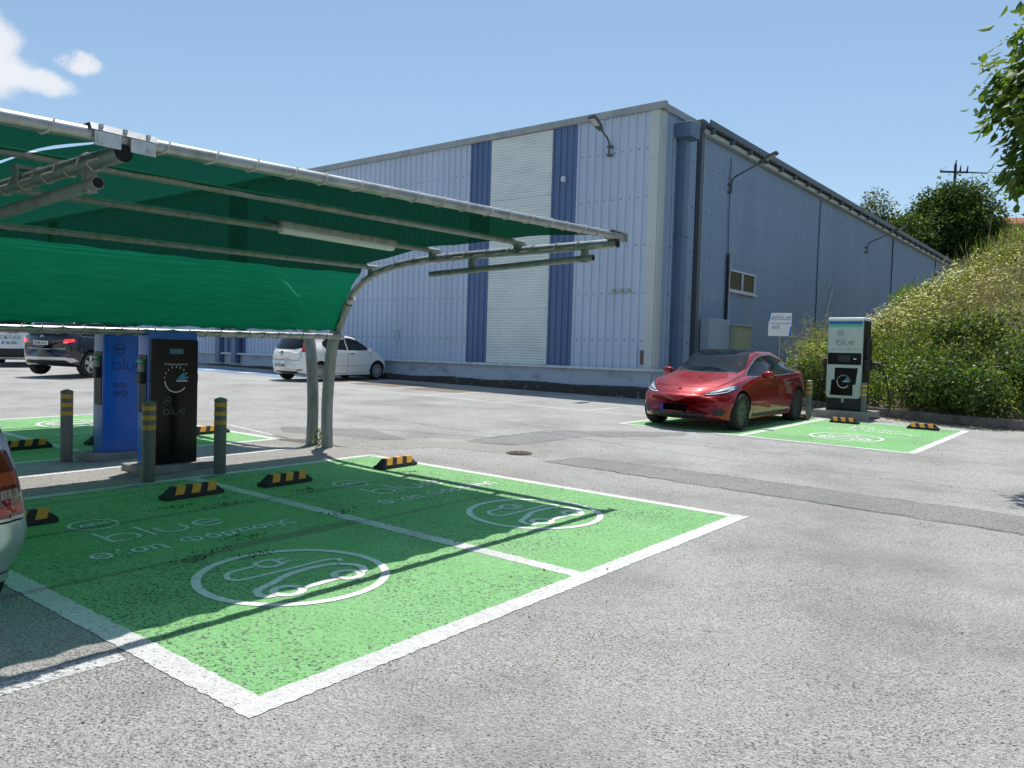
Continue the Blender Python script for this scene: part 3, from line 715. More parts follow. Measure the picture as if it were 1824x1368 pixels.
    def coil(path, R, pitch, r=.0062):
        P = [Vector(q) for q in path]; segs = [(P[i+1]-P[i]).length for i in range(len(P)-1)]; tot = sum(segs); rpm = MB()
        pts = []; N = int(tot/pitch); p0 = -.3 if sg < 0 else math.pi+.3
        jit = [rr.uniform(-.14, .14)*pitch for _ in range(N+2)]
        def at(d):
            d = min(max(d, 0), tot-1e-4); acc = 0
            for i, q in enumerate(segs):
                if acc+q >= d or i == len(segs)-1: break
                acc += q
            c = P[i]+(P[i+1]-P[i])*((d-acc)/max(q, 1e-6)); t = (P[i+1]-P[i]).normalized(); a = t.cross(Vector((0, 0, 1)))
            a = a.normalized() if a.length > .1 else Vector((1, 0, 0)); return c, a, a.cross(t).normalized()
        for k in range(N):                      # wraps quickly round the tube, then runs along its top to the next eyelet
            for j in range(16):
                u = j/16
                ph = 2*math.pi*min(1, u/.45); d = (k+u)*pitch+jit[k]*(1-u)+jit[k+1]*u
                if u > .45: d += 0
                c, a, b = at(d*1.0); pts.append(c+(a*math.cos(ph+p0)+b*math.sin(ph+p0))*(R+r*.6))
        rpm.tube(pts, r, 5); rpm.build('lacing_rope', M['rope'], root, 60)
    coil([(0, sg*4.37, FT[1]), (-4.87, sg*4.37, FT[1]+Z(-4.87, 0)+fallT(-4.87)), (-9.8, sg*4.37, FT[1]+Z(-9.8, 0)+fallT(9.8))], .038, .27)
    coil([(0, sg*.235, BTt[1]), (-9.8, sg*.235, BTt[1]+Z(-9.8, 0))], .039, .19)
    for x in X[:2]:
        coil([Vector((x, p.y, p.z+Z(x, 0)+fall(x)*max(0, (p.z-1.9)/.5))) for p in A if p.z > 1.5], .048, .30)
    return root
can = canopy(5.83, -1, 'green shade net canopy on curved galvanised arms reaching over the near green bays', 'n')
can2 = canopy(6.17, 1, 'second green net canopy, back to back behind the near one, over the far green bays', 'f')
# strip light under the third purlin
q = L(2.62, 2.70); lt = thing('strip_light', 'long grey sealed strip light fixed under the green canopy', 'light', (q.x, q.y, gz(*L(5.04, 2.7).xy)+2.37-SS*2.42), TH)
w = MB(); w.rbox((0, 0, 0), (1.24, .10, .06), .02, axis=0); w.build('housing', M['galv_dull'], lt)
w = MB(); w.rbox((0, 0, -.045), (1.2, .085, .05), .02, axis=0); w.build('diffuser', mat('milky_diffuser', (.62, .64, .60), .35), lt)
w = MB(); w.tube([(-.6, 0, 0), (-.70, .01, .015), (-.74, .02, .04)], .010, 8)

w.build('cable_stub', M['cable_black'], lt)

# ================================================================== charging posts between the bays
def ac_post(loc, rot, label):
    t = thing('charging_post', label, 'charging post', loc, rot, 'blue and black charging posts')
    # local: x = width, front faces -y
    m = MB(); m.rbox((0, .02, .77), (.55, .24, 1.45), .02); m.build('body', M['blue_panel'], t, 40)
    m = MB(); m.rbox((0, -.115, .73), (.53, .03, 1.36), .008); m.build('front_panel', M['black_glass'], t, 40)
    m = MB(); m.rbox((.02, .0, .03), (.82, .50, .085), .02); m.build('pedestal', M['concrete'], t)
    D = Matrix(((1, 0, 0, .01), (0, 0, -1, -.132), (0, 1, 0, .04), (0, 0, 0, 1)))
    m = MB(); m.box((.01, -.133, 1.285), (.155, .004, .055)); m.build('screen', M['teal_screen'], t)
    m = MB(); stroke(m, arc(0, .93, .125, 182, 325, 26), .011, D)
    stroke(m, [(0, .925), (.13, .925)], .012, D)
    for k in range(9):
        a = R_(8+k*20.5); stroke(m, [(.125*math.cos(a), .945+.125*math.sin(a)), (.14*math.cos(a), .945+.14*math.sin(a))], .011, D)
    text(m, 'Σταθμός φόρτισης', .030, D @ Matrix.Translation((0, 1.095, 0))); m.build('white_marks', M['white_print'], t)
    m = MB(); m.add([D @ Vector((x, y, .001)) for x, y in ((0, .935), (.118, .935), (.11, .985), (.085, 1.02), (.04, .98))], [(0, 1, 2, 3, 4)]); m.build('blue_wedge', M['cyan_print'], t)
    m = MB(); logo_ring(m, D, -.095, .715, .042, .005); word_blue(m, D, -.135, .565, .058, .006); m.build('logo', M['grey_print'], t)
    Db = Matrix(((-1, 0, 0, 0), (0, 0, 1, .1415), (0, 1, 0, 0), (0, 0, 0, 1)))
    m = MB(); logo_ring(m, Db, -.10, 1.27, .065, .007); word_blue(m, Db, -.165, 1.03, .085, .008)
    for k, yy in enumerate((.865, .835)): stroke(m, [(-.165, yy), (-.165+.13+.03*k, yy)], .010, Db)
    logo_ring(m, Db, -.125, .755, .036, .006, inner=False); logo_ring(m, Db, -.04, .755, .036, .006, inner=False)
    text(m, '⚡', .05, Db @ Matrix.Translation((-.04, .74, 0))); stroke(m, [(-.15, .75), (-.135, .768), (-.11, .768), (-.10, .75), (-.15, .75)], .006, Db); m.build('logo', M['blue_logo'], t)
    for sg in (-1, 1):
        m = MB(); m.rbox((sg*.278, .02, .93), (.012, .16, .62), .02, axis=0); pl_ = m.build('socket_panel', M['black_plastic'], t)
        m = MB(); m.rbox((sg*.296, .02, 1.17), (.05, .10, .04), .01, axis=0); m.build('socket_ring', M['green_socket'], pl_)
        m = MB(); m.rbox((sg*.296, .02, 1.10), (.05, .09, .10), .02, axis=0); m.build('socket', M['grey_socket'], pl_)
        m = MB(); m.rbox((sg*.30, .02, .995), (.06, .10, .12), .02, axis=0); m.build('cable_socket_cover', M['black_plastic'], pl_)
    return t
ac_post(L(2.685, 5.60, 0), TH, 'black-fronted blue charging post with white dial mark, nearest the front bays')
ac_post(L(2.74, 6.78, 0), TH+math.pi, 'bright blue charging post showing its back, farther left of the black one')

# ================================================================== bollards
def bollard():
    t = thing('bollard', 'x', 'bollard', (0, 0, 0), 0)
    m = MB(); m.lathe([(.063, -.03), (.063, .785)], 24); m.build('post', M['bollard_grey'], t, 40)
    m = MB(); m.lathe([(.067, .775), (.067, .792), (.05, .803), (.001, .818)], 24); m.build('cap', M['bollard_grey'], t, 40)
    for z in (.525, .62, .715):
        m = MB(); m.lathe([(.0645, z-.0), (.0645, z+.045)], 24); m.build('yellow_band', M['bollard_yellow'], t, 40)
    return t
b0 = bollard(); BL = [(2.12, 6.76, 0, 'yellow-banded bollard left of the bright blue charging post'), (2.16, 5.00, 0, 'yellow-banded bollard just in front of the black charging post'),
      (2.93, 4.98, 0, 'yellow-banded bollard right of the black charging post'), (15.95, 3.02, 0, 'yellow-banded bollard behind the red car, left of the white charger'),
      (16.30, 1.98, 0, 'yellow-banded bollard at the right front corner of the white charger')]
for i, (s, t, r, lab) in enumerate(BL):
    b = b0 if i == 0 else copy_tree(b0)
    b.location = L(s, t); b['label'] = lab; b['group'] = 'yellow banded steel bollards'
    if s > 10: b.rotation_euler[2] = 1

# ================================================================== rubber wheel stops
def wheel_stop():
    t = thing('wheel_stop', 'x', 'wheel stop'); W_, H_, Lh = .075, .105, .28
    prof = [(-W_, 0), (-W_*.9, .03), (-W_*.45, H_), (W_*.45, H_), (W_*.9, .03), (W_, 0)]
    m = MB(); vs = []
    for x, k, ins in ((-Lh, .35, 0), (-Lh+.09, 1, 0), (Lh-.09, 1, 0), (Lh, .35, 0)):
        for y, z in prof: vs.append((x, y, z*k if z > .03 else z))
    n = len(prof); fs = [(i*n+j, i*n+(j+1) % n, (i+1)*n+(j+1) % n, (i+1)*n+j) for i in range(3) for j in range(n)]+[tuple(range(n)), tuple(3*n+j for j in range(n))]
    m.add(vs, fs); m.build('rubber_block', M['rubber'], t)
    # slanted yellow stripes following both faces and the top
    P = [(-W_*.86, .036), (-W_*.45, H_), (W_*.45, H_), (W_*.86, .036)]
    nr = []
    for k, x0 in enumerate((-.20, -.045, .11)):
        m = MB(); sl_ = .035
        off = [(-.0025, .001), (-.0015, .0025), (.0015, .0025), (.0025, .001)]
        xs0 = [0, sl_, sl_, 0]
        vs = []
        for (y, z), (oy, oz), dx in zip(P, off, xs0): vs += [(x0+dx, y+oy, z+oz), (x0+dx+.085, y+oy, z+oz)]
        m.add(vs, [(0, 1, 3, 2), (2, 3, 5, 4), (4, 5, 7, 6)]); m.build('yellow_stripe', M['stop_yellow'], t)
    return t
w0 = wheel_stop()
WS = [(2.10, 4.08, 0, 'wheel stop in the middle of the nearest shaded bay, left of the dividing line'), (.58, 3.92, 0, 'wheel stop partly hidden behind the silver car corner'),
      (3.07, 4.02, 0, 'wheel stop just right of the dividing line between the near bays'), (4.62, 4.06, 0, 'sunlit wheel stop at the far corner of the near green bays'),
      (2.17, 8.02, 0, 'wheel stop at far left behind the bollard, beside the white line'), (3.12, 7.92, 0, 'wheel stop half hidden behind the bright blue charging post'),
      (4.66, 8.05, 0, 'wheel stop partly behind the rightmost front bollard, in the far bay'),
      (15.18, 2.04, 90, 'wheel stop right in front of the white charger'), (15.27, .60, 90, 'rightmost wheel stop, near the right edge of the green bay'),
      (15.2, 3.05, 90, 'wheel stop under the rear of the red car')]
for i, (s, t, r, lab) in enumerate(WS):
    b = w0 if i == 0 else copy_tree(w0)
    b.location = L(s, t, .008); b.rotation_euler = (0, -SS if r == 0 else 0, TH+R_(r)); b['label'] = lab; b['group'] = 'black and yellow rubber wheel stops'

# ================================================================== white rapid charger
def rapid():
    t = thing('rapid_charger', 'tall white and black rapid charger with cables standing at the kerb on a concrete base', 'charger', L(16.55, 2.42), TH)
    # front faces -x (towards small s); local y to the left of a viewer in front is +y
    m = MB(); m.rbox((.08, 0, .07), (1.0, 1.15, .20), .02); m.build('concrete_base', M['concrete'], t)
    m = MB(); m.rbox((.10, 0, 1.16), (.62, .74, 1.98), .04); m.build('body', M['black_plastic'], t, 40)
    # white front shell with rounded corners, tapering slightly to the top
    m = MB(); out = []
    for cy, cz, a0 in ((.29, 2.09, 0), (-.29, 2.09, 90), (-.29, .52, 180), (.29, .52, 270)):
        for k in range(6):
            a = R_(a0+k*18); rx = .07; out.append((cy+rx*math.cos(a), cz+.08*math.sin(a)))
    n = len(out); vs = [(-.235, y, z) for y, z in out]+[(-.20, y*1.02, z) for y, z in out]
    m.add(vs, [tuple(range(n))]+[(i, (i+1) % n, n+(i+1) % n, n+i) for i in range(n)]); m.build('front_shell', mat('white_shell', (.50, .545, .51), .35, noise=(4, (.46, .50, .47), .4, .7)), t)
    m = MB(); m.rbox((.08, 0, 2.16), (.64, .75, .07), .03); m.build('top_cap', mat('white_cap', (.8, .8, .8), .35), t, 40)
    Fm = Matrix(((0, 0, -1, -.237), (-1, 0, 0, 0), (0, 1, 0, 0), (0, 0, 0, 1)))
    def quad(mb, x0, y0, x1, y1, z=.002): mb.add([Fm @ Vector(p) for p in ((x0, y0, z), (x1, y0, z), (x1, y1, z), (x0, y1, z))], [(0, 1, 2, 3)])
    m = MB(); quad(m, -.35, 2.045, .35, 2.115); m.build('blue_band', mat('band_blue', (.02, .13, .42), .4), t)
    m = MB(); quad(m, -.35, 1.985, .35, 2.041); m.build('green_band', mat('band_green', (.12, .48, .30), .4), t)
    m = MB(); text(m, 'DEH BLUE', .055, Fm @ Matrix.Translation((-.02, 2.062, .002)), th=.003); m.build('band_text', M['grey_print'], t)
    m = MB(); logo_ring(m, Fm, -.10, 1.86, .065, .010, z=.003); word_blue(m, Fm, -.165, 1.60, .085, .013, z=.003)
    for k in range(4): stroke(m, [(-.30+.16*k, 1.505), (-.19+.16*k, 1.505)], .010, Fm, z=.003)
    m.build('logo', M['grey_print'], t)
    m = MB(); quad(m, -.35, 1.17, .35, 1.425); sp = m.build('screen_band', M['black_glass'], t)
    m = MB(); quad(m, -.13, 1.23, .12, 1.37, .004); m.build('screen', mat('dim_screen', (.03, .035, .035), .25), sp)
    m = MB(); quad(m, .19, 1.285, .25, 1.31, .004); m.build('card_slot', M['white_print'], sp)
    m = MB(); m.add([Fm @ Vector((x, y, .003)) for x, y in ((-.27, .50), (.20, .50), (.20, .74), (.255, .74), (.29, 1.10), (-.19, 1.10), (-.19, .84), (-.25, .84))], [(0, 1, 2, 3, 4, 5, 6, 7)]); m.build('dark_panel', M['black_glass'], t)
    m = MB(); stroke(m, arc(.0, .79, .125, 172, 325, 24), .014, Fm, z=.006); stroke(m, [(-.02, .80), (.12, .80)], .012, Fm, z=.006)
    for k in range(9):
        a = R_(8+k*20.5); stroke(m, [(.125*math.cos(a), .80+.125*math.sin(a)), (.15*math.cos(a), .80+.15*math.sin(a))], .012, Fm, z=.006)
    m.build('dial_mark', M['white_print'], t)
    m = MB(); m.add([Fm @ Vector((x, y, .005)) for x, y in ((0, .81), (.115, .81), (.105, .86), (.08, .89), (.03, .85))], [(0, 1, 2, 3, 4)]); m.build('blue_wedge', M['cyan_print'], t)
    m = MB(); m.rbox((-.24, .0, .355+.05), (.01, .05, .12), .01, axis=0); m.build('lock', M['cabinet_blue'], t)
    # holsters and cables
    for sg in (1, -1):
        m = MB(); m.rbox((.02, sg*.42, 1.18), (.26, .14, .26), .03); m.rbox((.12, sg*.40, 1.5), (.3, .08, .5), .03); m.build('holster', M['black_plastic'], t, 40)
    m = MB(); m.tube([(0, -.46, 1.18), (-.02, -.56, 1.22), (-.03, -.66, 1.20), (-.03, -.72, 1.12)], .035, 10); m.tube([(-.02, -.52, 1.20), (-.02, -.60, 1.10), (-.03, -.68, 1.07), (-.03, -.71, 1.11)], .02, 8); m.build('plug_handle', M['black_plastic'], t, 40)
    m = MB(); P = smooth_path([(-.03, -.72, 1.10), (-.05, -.80, .95), (-.06, -.86, .70), (-.08, -.92, .40), (-.10, -.90, .18), (-.16, -.72, .06), (-.28, -.40, .04), (-.35, 0, .04), (-.3, .2, .05)], 5)
    m.tube(P, .016, 8); m.build('cable', M['cable_black'], t, 40)
    m = MB(); P = smooth_path([(.05, .46, 1.1), (.0, .52, .7), (-.02, .60, .35), (-.1, .68, .08), (-.3, .62, .03), (-.32, .4, .03), (-.25, .1, .04)], 5)
    m.tube(P, .016, 8); P = smooth_path([(.0, .5, .55), (-.08, .58, .9), (-.3, .68, 1.1), (-.55, .80, 1.12), (-.80, .95, 1.06), (-.98, 1.02, 1.02)], 5); m.tube(P, .016, 8); m.build('cable', M['cable_black'], t, 40)
    return t
rapid()
# information sign behind the red car
sg_ = thing('info_sign', 'square white charging sign with blue corners on a grey pole behind the red car', 'sign', L(18.0, 4.45), TH+R_(12))
w = MB(); w.tube([(0, 0, 0), (0, 0, 2.0)], .024, 10); w.build('pole', M['galv_dull'], sg_, 40)
w = MB(); w.rbox((-.03, .02, 2.07), (.012, .55, .57), .004, axis=0); pb = w.build('board', M['white_print'], sg_)
FB = Matrix(((0, 0, -1, -.037), (-1, 0, 0, .02), (0, 1, 0, 2.07), (0, 0, 0, 1))) @ Matrix.Diagonal((.92, .92, 1, 1))
w = MB(); w.add([FB @ Vector(p) for p in ((-.30, .08, .001), (-.27, .10, .001), (-.235, .31, .001), (-.30, .31, .001))], [(0, 1, 2, 3)])
w.add([FB @ Vector(p) for p in ((.30, -.06, .001), (.27, -.05, .001), (.24, -.31, .001), (.30, -.31, .001))], [(0, 1, 2, 3)]); w.build('blue_corner', M['blue_panel'], pb)
w = MB(); logo_ring(w, FB, -.165, .175, .055, .011, z=.002); word_blue(w, FB, -.08, .13, .085, .013, z=.002)
text(w, 'Σταθμός φόρτισης ηλεκτρικών', .038, FB @ Matrix.Translation((0, .02, 0)), bold=.001); logo_ring(w, FB, -.16, -.075, .045, .009, z=.002, inner=False); logo_ring(w, FB, -.05, -.075, .045, .009, z=.002, inner=False)
stroke(w, [(-.19, -.085), (-.175, -.065), (-.145, -.065), (-.13, -.085), (-.19, -.085)], .008, FB, z=.003); stroke(w, [(-.05, -.105), (-.05, -.07), (-.065, -.07), (-.065, -.05), (-.035, -.05), (-.035, -.07), (-.05, -.07)], .008, FB, z=.003)
w.build('lettering', M['grey_print'], pb)

# kerb of old concrete along the foot of the bank
KL = [(16.75, -8), (16.78, -3), (16.82, -.9), (17.0, .4), (17.35, 1.6), (17.75, 2.7), (18.4, 3.6), (19.3, 4.6), (21, 5.4)]
m = MB(); vs = []
for i, (s, t) in enumerate(KL):
    a = Vector(KL[max(0, i-1)]); b = Vector(KL[min(len(KL)-1, i+1)]); d = (b-a).normalized(); n = Vector((d.y, -d.x))
    if n.x < 0: n = -n
    for off, h in ((0, -.05), (0, .20), (.14, .20), (.14, -.05)): vs.append(L(s+n.x*off, t+n.y*off, h))
m.add(vs, [(4*i+j, 4*i+(j+1) % 4, 4*i+4+(j+1) % 4, 4*i+4+j) for i in range(len(KL)-1) for j in range(4)])
tag(m.build('kerb', mat('old_kerb', (.20, .18, .16), .9, noise=(4, (.09, .08, .07), .4, .7), bump=(14, .6, .02))), kind='structure')
# ================================================================== vehicles
M['red_paint'] = mat('red_metallic_paint', (.27, .003, .006), .40, .35, spec=.2, coat=1.0)
M['white_paint'] = mat('white_paint', (.80, .79, .75), .35, coat=.8)
M['van_paint'] = mat('van_white_paint', (.70, .72, .75), .35, coat=.8)
M['dark_paint'] = mat('midnight_paint', (.008, .010, .018), .22, .3, coat=1.0)
M['silver_paint'] = mat('silver_paint', (.44, .48, .55), .30, .7, coat=.9)
M['glass'] = mat('tinted_glass', (.008, .011, .012), .02, spec=.35)
M['glass_screen'] = mat('windscreen_glass', (.008, .014, .022), .02, spec=.22)
M['tyre'] = mat('tyre_rubber', (.018, .018, .019), .85, bump=(80, .2, .002))
M['rim_grey'] = mat('rim_grey', (.07, .07, .075), .4, .5)
M['rim_silver'] = mat('rim_silver', (.55, .55, .55), .3, .7)
M['trim_black'] = mat('trim_black', (.012, .012, .013), .55)
M['seam'] = mat('panel_gap', (.006, .006, .006), .8)
M['chrome'] = mat('chrome', (.75, .75, .75), .12, 1)
M['sat_chrome'] = mat('satin_trim', (.62, .62, .60), .35, .6)
M['lamp_clear'] = mat('headlamp_clear', (.60, .64, .68), .08, .3, coat=1)
M['lamp_dark'] = mat('headlamp_dark', (.03, .05, .09), .08, coat=1)
M['lamp_white'] = mat('lamp_white', (.85, .87, .9), .2)
M['lamp_red'] = mat('tail_lamp_red', (.33, .008, .010), .12, coat=1)
M['lamp_red_dark'] = mat('tail_lamp_dark', (.09, .006, .008), .12, coat=1)
M['lamp_orange'] = mat('tail_lamp_amber', (.26, .04, .012), .2, coat=1)
M['lamp_smoke'] = mat('tail_lamp_clear_band', (.16, .13, .11), .12, noise=((60, 60, 3), (.40, .36, .32), .45, .6), coat=1)
M['lamp_lit'] = mat('brake_light_lit', (.6, .01, .01), .2, emit=((1, .03, .03), 1.6))
M['plate_white'] = mat('plate_white', (.62, .63, .62), .5)
M['plate_blue'] = mat('plate_blue', (.01, .03, .30), .5)
M['plate_black'] = mat('plate_blank_black', (.002, .002, .002), .9, spec=.05)

def pchip(xs, ys, x):
    xs = np.array(xs, float); ys = np.array(ys, float); h = np.diff(xs); d = np.diff(ys)/h; m = np.zeros(len(xs))
    for i in range(1, len(xs)-1):
        if d[i-1]*d[i] > 0:
            w1 = 2*h[i]+h[i-1]; w2 = h[i]+2*h[i-1]; m[i] = (w1+w2)/(w1/d[i-1]+w2/d[i])
    m[0] = d[0]; m[-1] = d[-1]
    i = np.clip(np.searchsorted(xs, x)-1, 0, len(h)-1); t = (x-xs[i])/h[i]
    return (2*t**3-3*t**2+1)*ys[i]+(t**3-2*t**2+t)*h[i]*m[i]+(-2*t**3+3*t**2)*ys[i+1]+(t**3-t**2)*h[i]*m[i+1]
def catmull(P, n):
    out = []
    for i in range(len(P)-1):
        a = P[max(0, i-1)]; b = P[i]; c = P[i+1]; d = P[min(len(P)-1, i+2)]
        for k in range(n):
            t = k/n; out.append(.5*((2*b)+(c-a)*t+(2*a-5*b+4*c-d)*t*t+(3*b-a-3*c+d)*t**3))
    out.append(P[-1]); return out
class Car:
    """lofted car body. x forward, y left, z up, origin on the ground under the middle of the wheelbase"""
    def __init__(s, name, label, cat, loc, heading, paint, prof, wheels, yaw_slope=True, scale=1.0):
        s.root = thing(name, label, cat, loc, R_(90-heading)); s.root.scale = (scale,)*3
        h = R_(heading); dx, dy = math.sin(h), math.cos(h)
        s.root.rotation_euler = Matrix.Rotation(R_(90-heading), 3, 'Z').to_euler()
        n = Vector((0, -SLOPE, 1)).normalized(); q = Vector((0, 0, 1)).rotation_difference(n)
        s.root.rotation_mode = 'QUATERNION'; s.root.rotation_quaternion = q @ Matrix.Rotation(R_(90-heading), 3, 'Z').to_quaternion()
        s.paint = paint; P = prof; s.P = P
        keys = ('zb', 'ws', 'wm', 'zm', 'wb', 'zbelt', 'wr', 'zr', 'zt')
        x0, x1 = P['x'][0], P['x'][-1]; nx = 110
        xs = x0+(x1-x0)*(.5-.5*np.cos(np.linspace(0, math.pi, nx)))
        xs = np.unique(np.concatenate([xs*.5+np.linspace(x0, x1, nx)*.5]))
        V = []; ns = None
        for x in xs:
            v = {k: float(pchip(P['x'], P[k], x)) for k in keys}
            half = [np.array(p) for p in ((0, v['zb']), (v['ws']*.6, v['zb']), (v['ws']*.96, v['zb']+.01), (v['ws'], v['zb']+.07), (v['wm'], v['zm']), (v['wb'], v['zbelt']),
                    ((v['wb']*.35+v['wr']*.65), v['zbelt']*.40+v['zr']*.60), (v['wr'], v['zr']), (v['wr']*.72, v['zr']*.25+v['zt']*.75), (v['wr']*.35, v['zt']-.003), (0, v['zt']))]
            c = catmull(half, 4); ns = len(c)
            fr = max(0, (x-(x1-P['fl']))/P['fl']); re = max(0, ((x0+P['rl'])-x)/P['rl'])
            row = []
            for y, z in c:
                y = max(0, y); k = (y/P['W'])**2
                row.append((x-P['fc']*k*fr**1.2+P['rc']*k*re**1.2, y, z))
            V.append(row)
        verts = []; idx = {}
        full = 2*(ns-1)
        for i, row in enumerate(V):
            ring = row+[(a, -b, c) for a, b, c in reversed(row[1:-1])]; verts += ring
        faces = [(i*full+j, i*full+(j+1) % full, (i+1)*full+(j+1) % full, (i+1)*full+j) for i in range(len(V)-1) for j in range(full)]
        # rounded end caps
        for end, base, sg in ((0, 0, -1), (1, (len(V)-1)*full, 1)):
            ring = [Vector(v) for v in verts[base:base+full]]; zc = sum(v.z for v in ring)/full; prev = list(range(base, base+full))
            for k, (sc, bul) in enumerate(((.93, .030), (.78, .055), (.5, .07), (.2, .075))):
                b = len(verts)
                verts += [(v.x+sg*bul*P.get('bul', 1), v.y*(.5+.5*sc if sc > .7 else sc*1.05), zc+(v.z-zc)*sc) for v in ring]
                cur = list(range(b, b+full)); faces += [(prev[j], prev[(j+1) % full], cur[(j+1) % full], cur[j]) for j in range(full)]; prev = cur
            faces.append(tuple(prev))
        m = MB(); m.add(verts, faces); me_o = m.build('body', [paint, M['trim_black'], M['seam']], s.root)
        me_o.data.polygons.foreach_set('use_smooth', [True]*len(me_o.data.polygons))
        bm = bmesh.new(); bm.from_mesh(me_o.data); s.bvh = BVHTree.FromBMesh(bm); bm.free()
        s.body = me_o; s.wheels = wheels; s.extra = MB()
        # wheel arches
        cut = MB()
        for (x, y, r, w) in wheels:
            if y > 0:
                for sg in (1, -1):
                    prof_ = []
                    cut.lathe([(r+P.get('arch', .045), -.2), (r+P.get('arch', .045), .2)], 40, M=Matrix.Rotation(R_(90), 3, 'X'), c=(x, sg*(y+.05), r+.005))
        co = cut.build('cutter', M['trim_black'])
        md = me_o.modifiers.new('b', 'BOOLEAN'); md.object = co; md.operation = 'DIFFERENCE'; md.solver = 'EXACT'; md.material_mode = 'TRANSFER'
        rt = s.root; me_o.parent = None
        bpy.context.view_layer.update()
        dg = bpy.context.evaluated_depsgraph_get(); nm = bpy.data.meshes.new_from_object(me_o.evaluated_get(dg))
        old = me_o.data; me_o.modifiers.clear(); me_o.data = nm; me_o.parent = rt; bpy.data.objects.remove(co); nm.name = 'body'
        nm.set_sharp_from_angle(angle=R_(40))
        for p in nm.polygons: p.use_smooth = True
    def hit(s, kind, a, b, sg=1, off=.003):
        """kind: side (x,z) / front (y,z) / rear (y,z) / top (x,y)"""
        if kind == 'side': o, d = Vector((a, sg*3, b)), Vector((0, -sg, 0))
        elif kind == 'front': o, d = Vector((5, a, b)), Vector((-1, 0, 0))
        elif kind == 'rear': o, d = Vector((-5, a, b)), Vector((1, 0, 0))
        else: o, d = Vector((a, b, 4)), Vector((0, 0, -1))
        loc, n, i, _ = s.bvh.ray_cast(o, d)
        if loc is None: return None
        if n.dot(d) > 0: n = -n
        return loc+n*off, n
    def patch(s, name, kind, poly, m, sg=1, off=.004, n=26, k=8, parent=None, mb=None, label=None):
        """a piece of trim or glass that follows the body: poly is a loop in the view plane, monotone along its first axis"""
        pts = [tuple(p) for p in poly]; a0 = min(p[0] for p in pts); a1 = max(p[0] for p in pts)
        def span(a):
            zs = []
            for i in range(len(pts)):
                p, q = pts[i], pts[(i+1) % len(pts)]
                if (p[0]-a)*(q[0]-a) <= 0 and abs(p[0]-q[0]) > 1e-9: zs.append(p[1]+(q[1]-p[1])*(a-p[0])/(q[0]-p[0]))
                elif abs(p[0]-q[0]) <= 1e-9 and abs(p[0]-a) < 1e-6: zs += [p[1], q[1]]
            return min(zs), max(zs)
        cols = sorted(set([a0+(a1-a0)*i/n for i in range(n+1)]+[p[0] for p in pts]))
        cols = [c for i, c in enumerate(cols) if i == 0 or c-cols[i-1] > 1e-4]
        vs = []; ok = []
        for a in cols:
            aa = min(max(a, a0+1e-5), a1-1e-5); lo, hi = span(aa)
            for j in range(k+1):
                h = s.hit(kind, aa, lo+(hi-lo)*j/k, sg, off); ok.append(h is not None); vs.append(h[0] if h else Vector((0, 0, 0)))
        fs = []
        for i in range(len(cols)-1):
            for j in range(k):
                f = (i*(k+1)+j, (i+1)*(k+1)+j, (i+1)*(k+1)+j+1, i*(k+1)+j+1)
                if all(ok[q] for q in f) and max((vs[f[0]]-vs[q]).length for q in f) < .45: fs.append(f)
        t = mb or MB(); base = len(t.v); t.add(vs, fs)
        if mb is None:
            o = t.build(name, m, parent or s.root)
            me = o.data; bm = bmesh.new(); bm.from_mesh(me)
            bmesh.ops.delete(bm, geom=[v for v in bm.verts if not v.link_faces], context='VERTS')
            bmesh.ops.remove_doubles(bm, verts=bm.verts, dist=1e-5)
            c = Vector((0, 0, .7))
            bmesh.ops.recalc_face_normals(bm, faces=bm.faces)
            bm.normal_update()
            if sum(f.normal.dot(f.calc_center_median()-c)*f.calc_area() for f in bm.faces) < 0: bmesh.ops.reverse_faces(bm, faces=bm.faces)
            bm.normal_update()
            e = [e for e in bm.edges if e.is_boundary]
            r = bmesh.ops.extrude_edge_only(bm, edges=e); nv = [g for g in r['geom'] if isinstance(g, bmesh.types.BMVert)]
            for v in nv: v.co -= (v.co-Vector((v.co.x*.8, 0, .6))).normalized()*.008
            bm.to_mesh(me); bm.free()
            for p in me.polygons: p.use_smooth = True
            me.set_sharp_from_angle(angle=R_(50))
            if label: o['label'] = label
            return o
    def line(s, kind, pts, w=.008, sg=1, m='seam', off=.005, mb=None, step=.03, name=None):
        """a thin strip drawn over the body; goes into the body's own trim mesh unless a name is given"""
        P = []
        for i in range(len(pts)-1):
            a, b = Vector(pts[i]), Vector(pts[i+1]); n = max(1, int((b-a).length/step))
            P += [a+(b-a)*j/n for j in range(n)]
        P.append(Vector(pts[-1])); H = [s.hit(kind, p.x, p.y, sg, off) for p in P]
        vs = []; ok = []
        for i, h in enumerate(H):
            if h is None: vs += [Vector(), Vector()]; ok.append(False); continue
            a = H[max(0, i-1)] or h; b = H[min(len(H)-1, i+1)] or h
            t = (b[0]-a[0]); t = t.normalized() if t.length > 1e-6 else Vector((1, 0, 0)); x = t.cross(h[1]).normalized()*w/2
            vs += [h[0]-x, h[0]+x]; ok.append(True)
        fs = [(2*i, 2*i+1, 2*i+3, 2*i+2) for i in range(len(H)-1) if ok[i] and ok[i+1]]
        t = MB() if name else s.extra; t.add(vs, fs, 0)
        if name: return t.build(name, M[m], s.root)
    def plate(s, kind, y, z, body, w=.52, h=.11, mt='plate_white', blue=True, off=.012, country=True):
        hp = s.hit(kind, y, z, 1, off); p, n = hp; f = Vector((1 if kind == 'front' else -1, 0, 0)); f = (f*.9+Vector((0, 0, n.z))*.3).normalized()
        right = Vector((0, 1, 0)) if kind == 'front' else Vector((0, -1, 0))
        up = f.cross(right).normalized(); up = up if up.z > 0 else -up
        right = up.cross(f).normalized()
        Mx = Matrix(((right.x, up.x, f.x, p.x), (right.y, up.y, f.y, p.y), (right.z, up.z, f.z, p.z), (0, 0, 0, 1)))
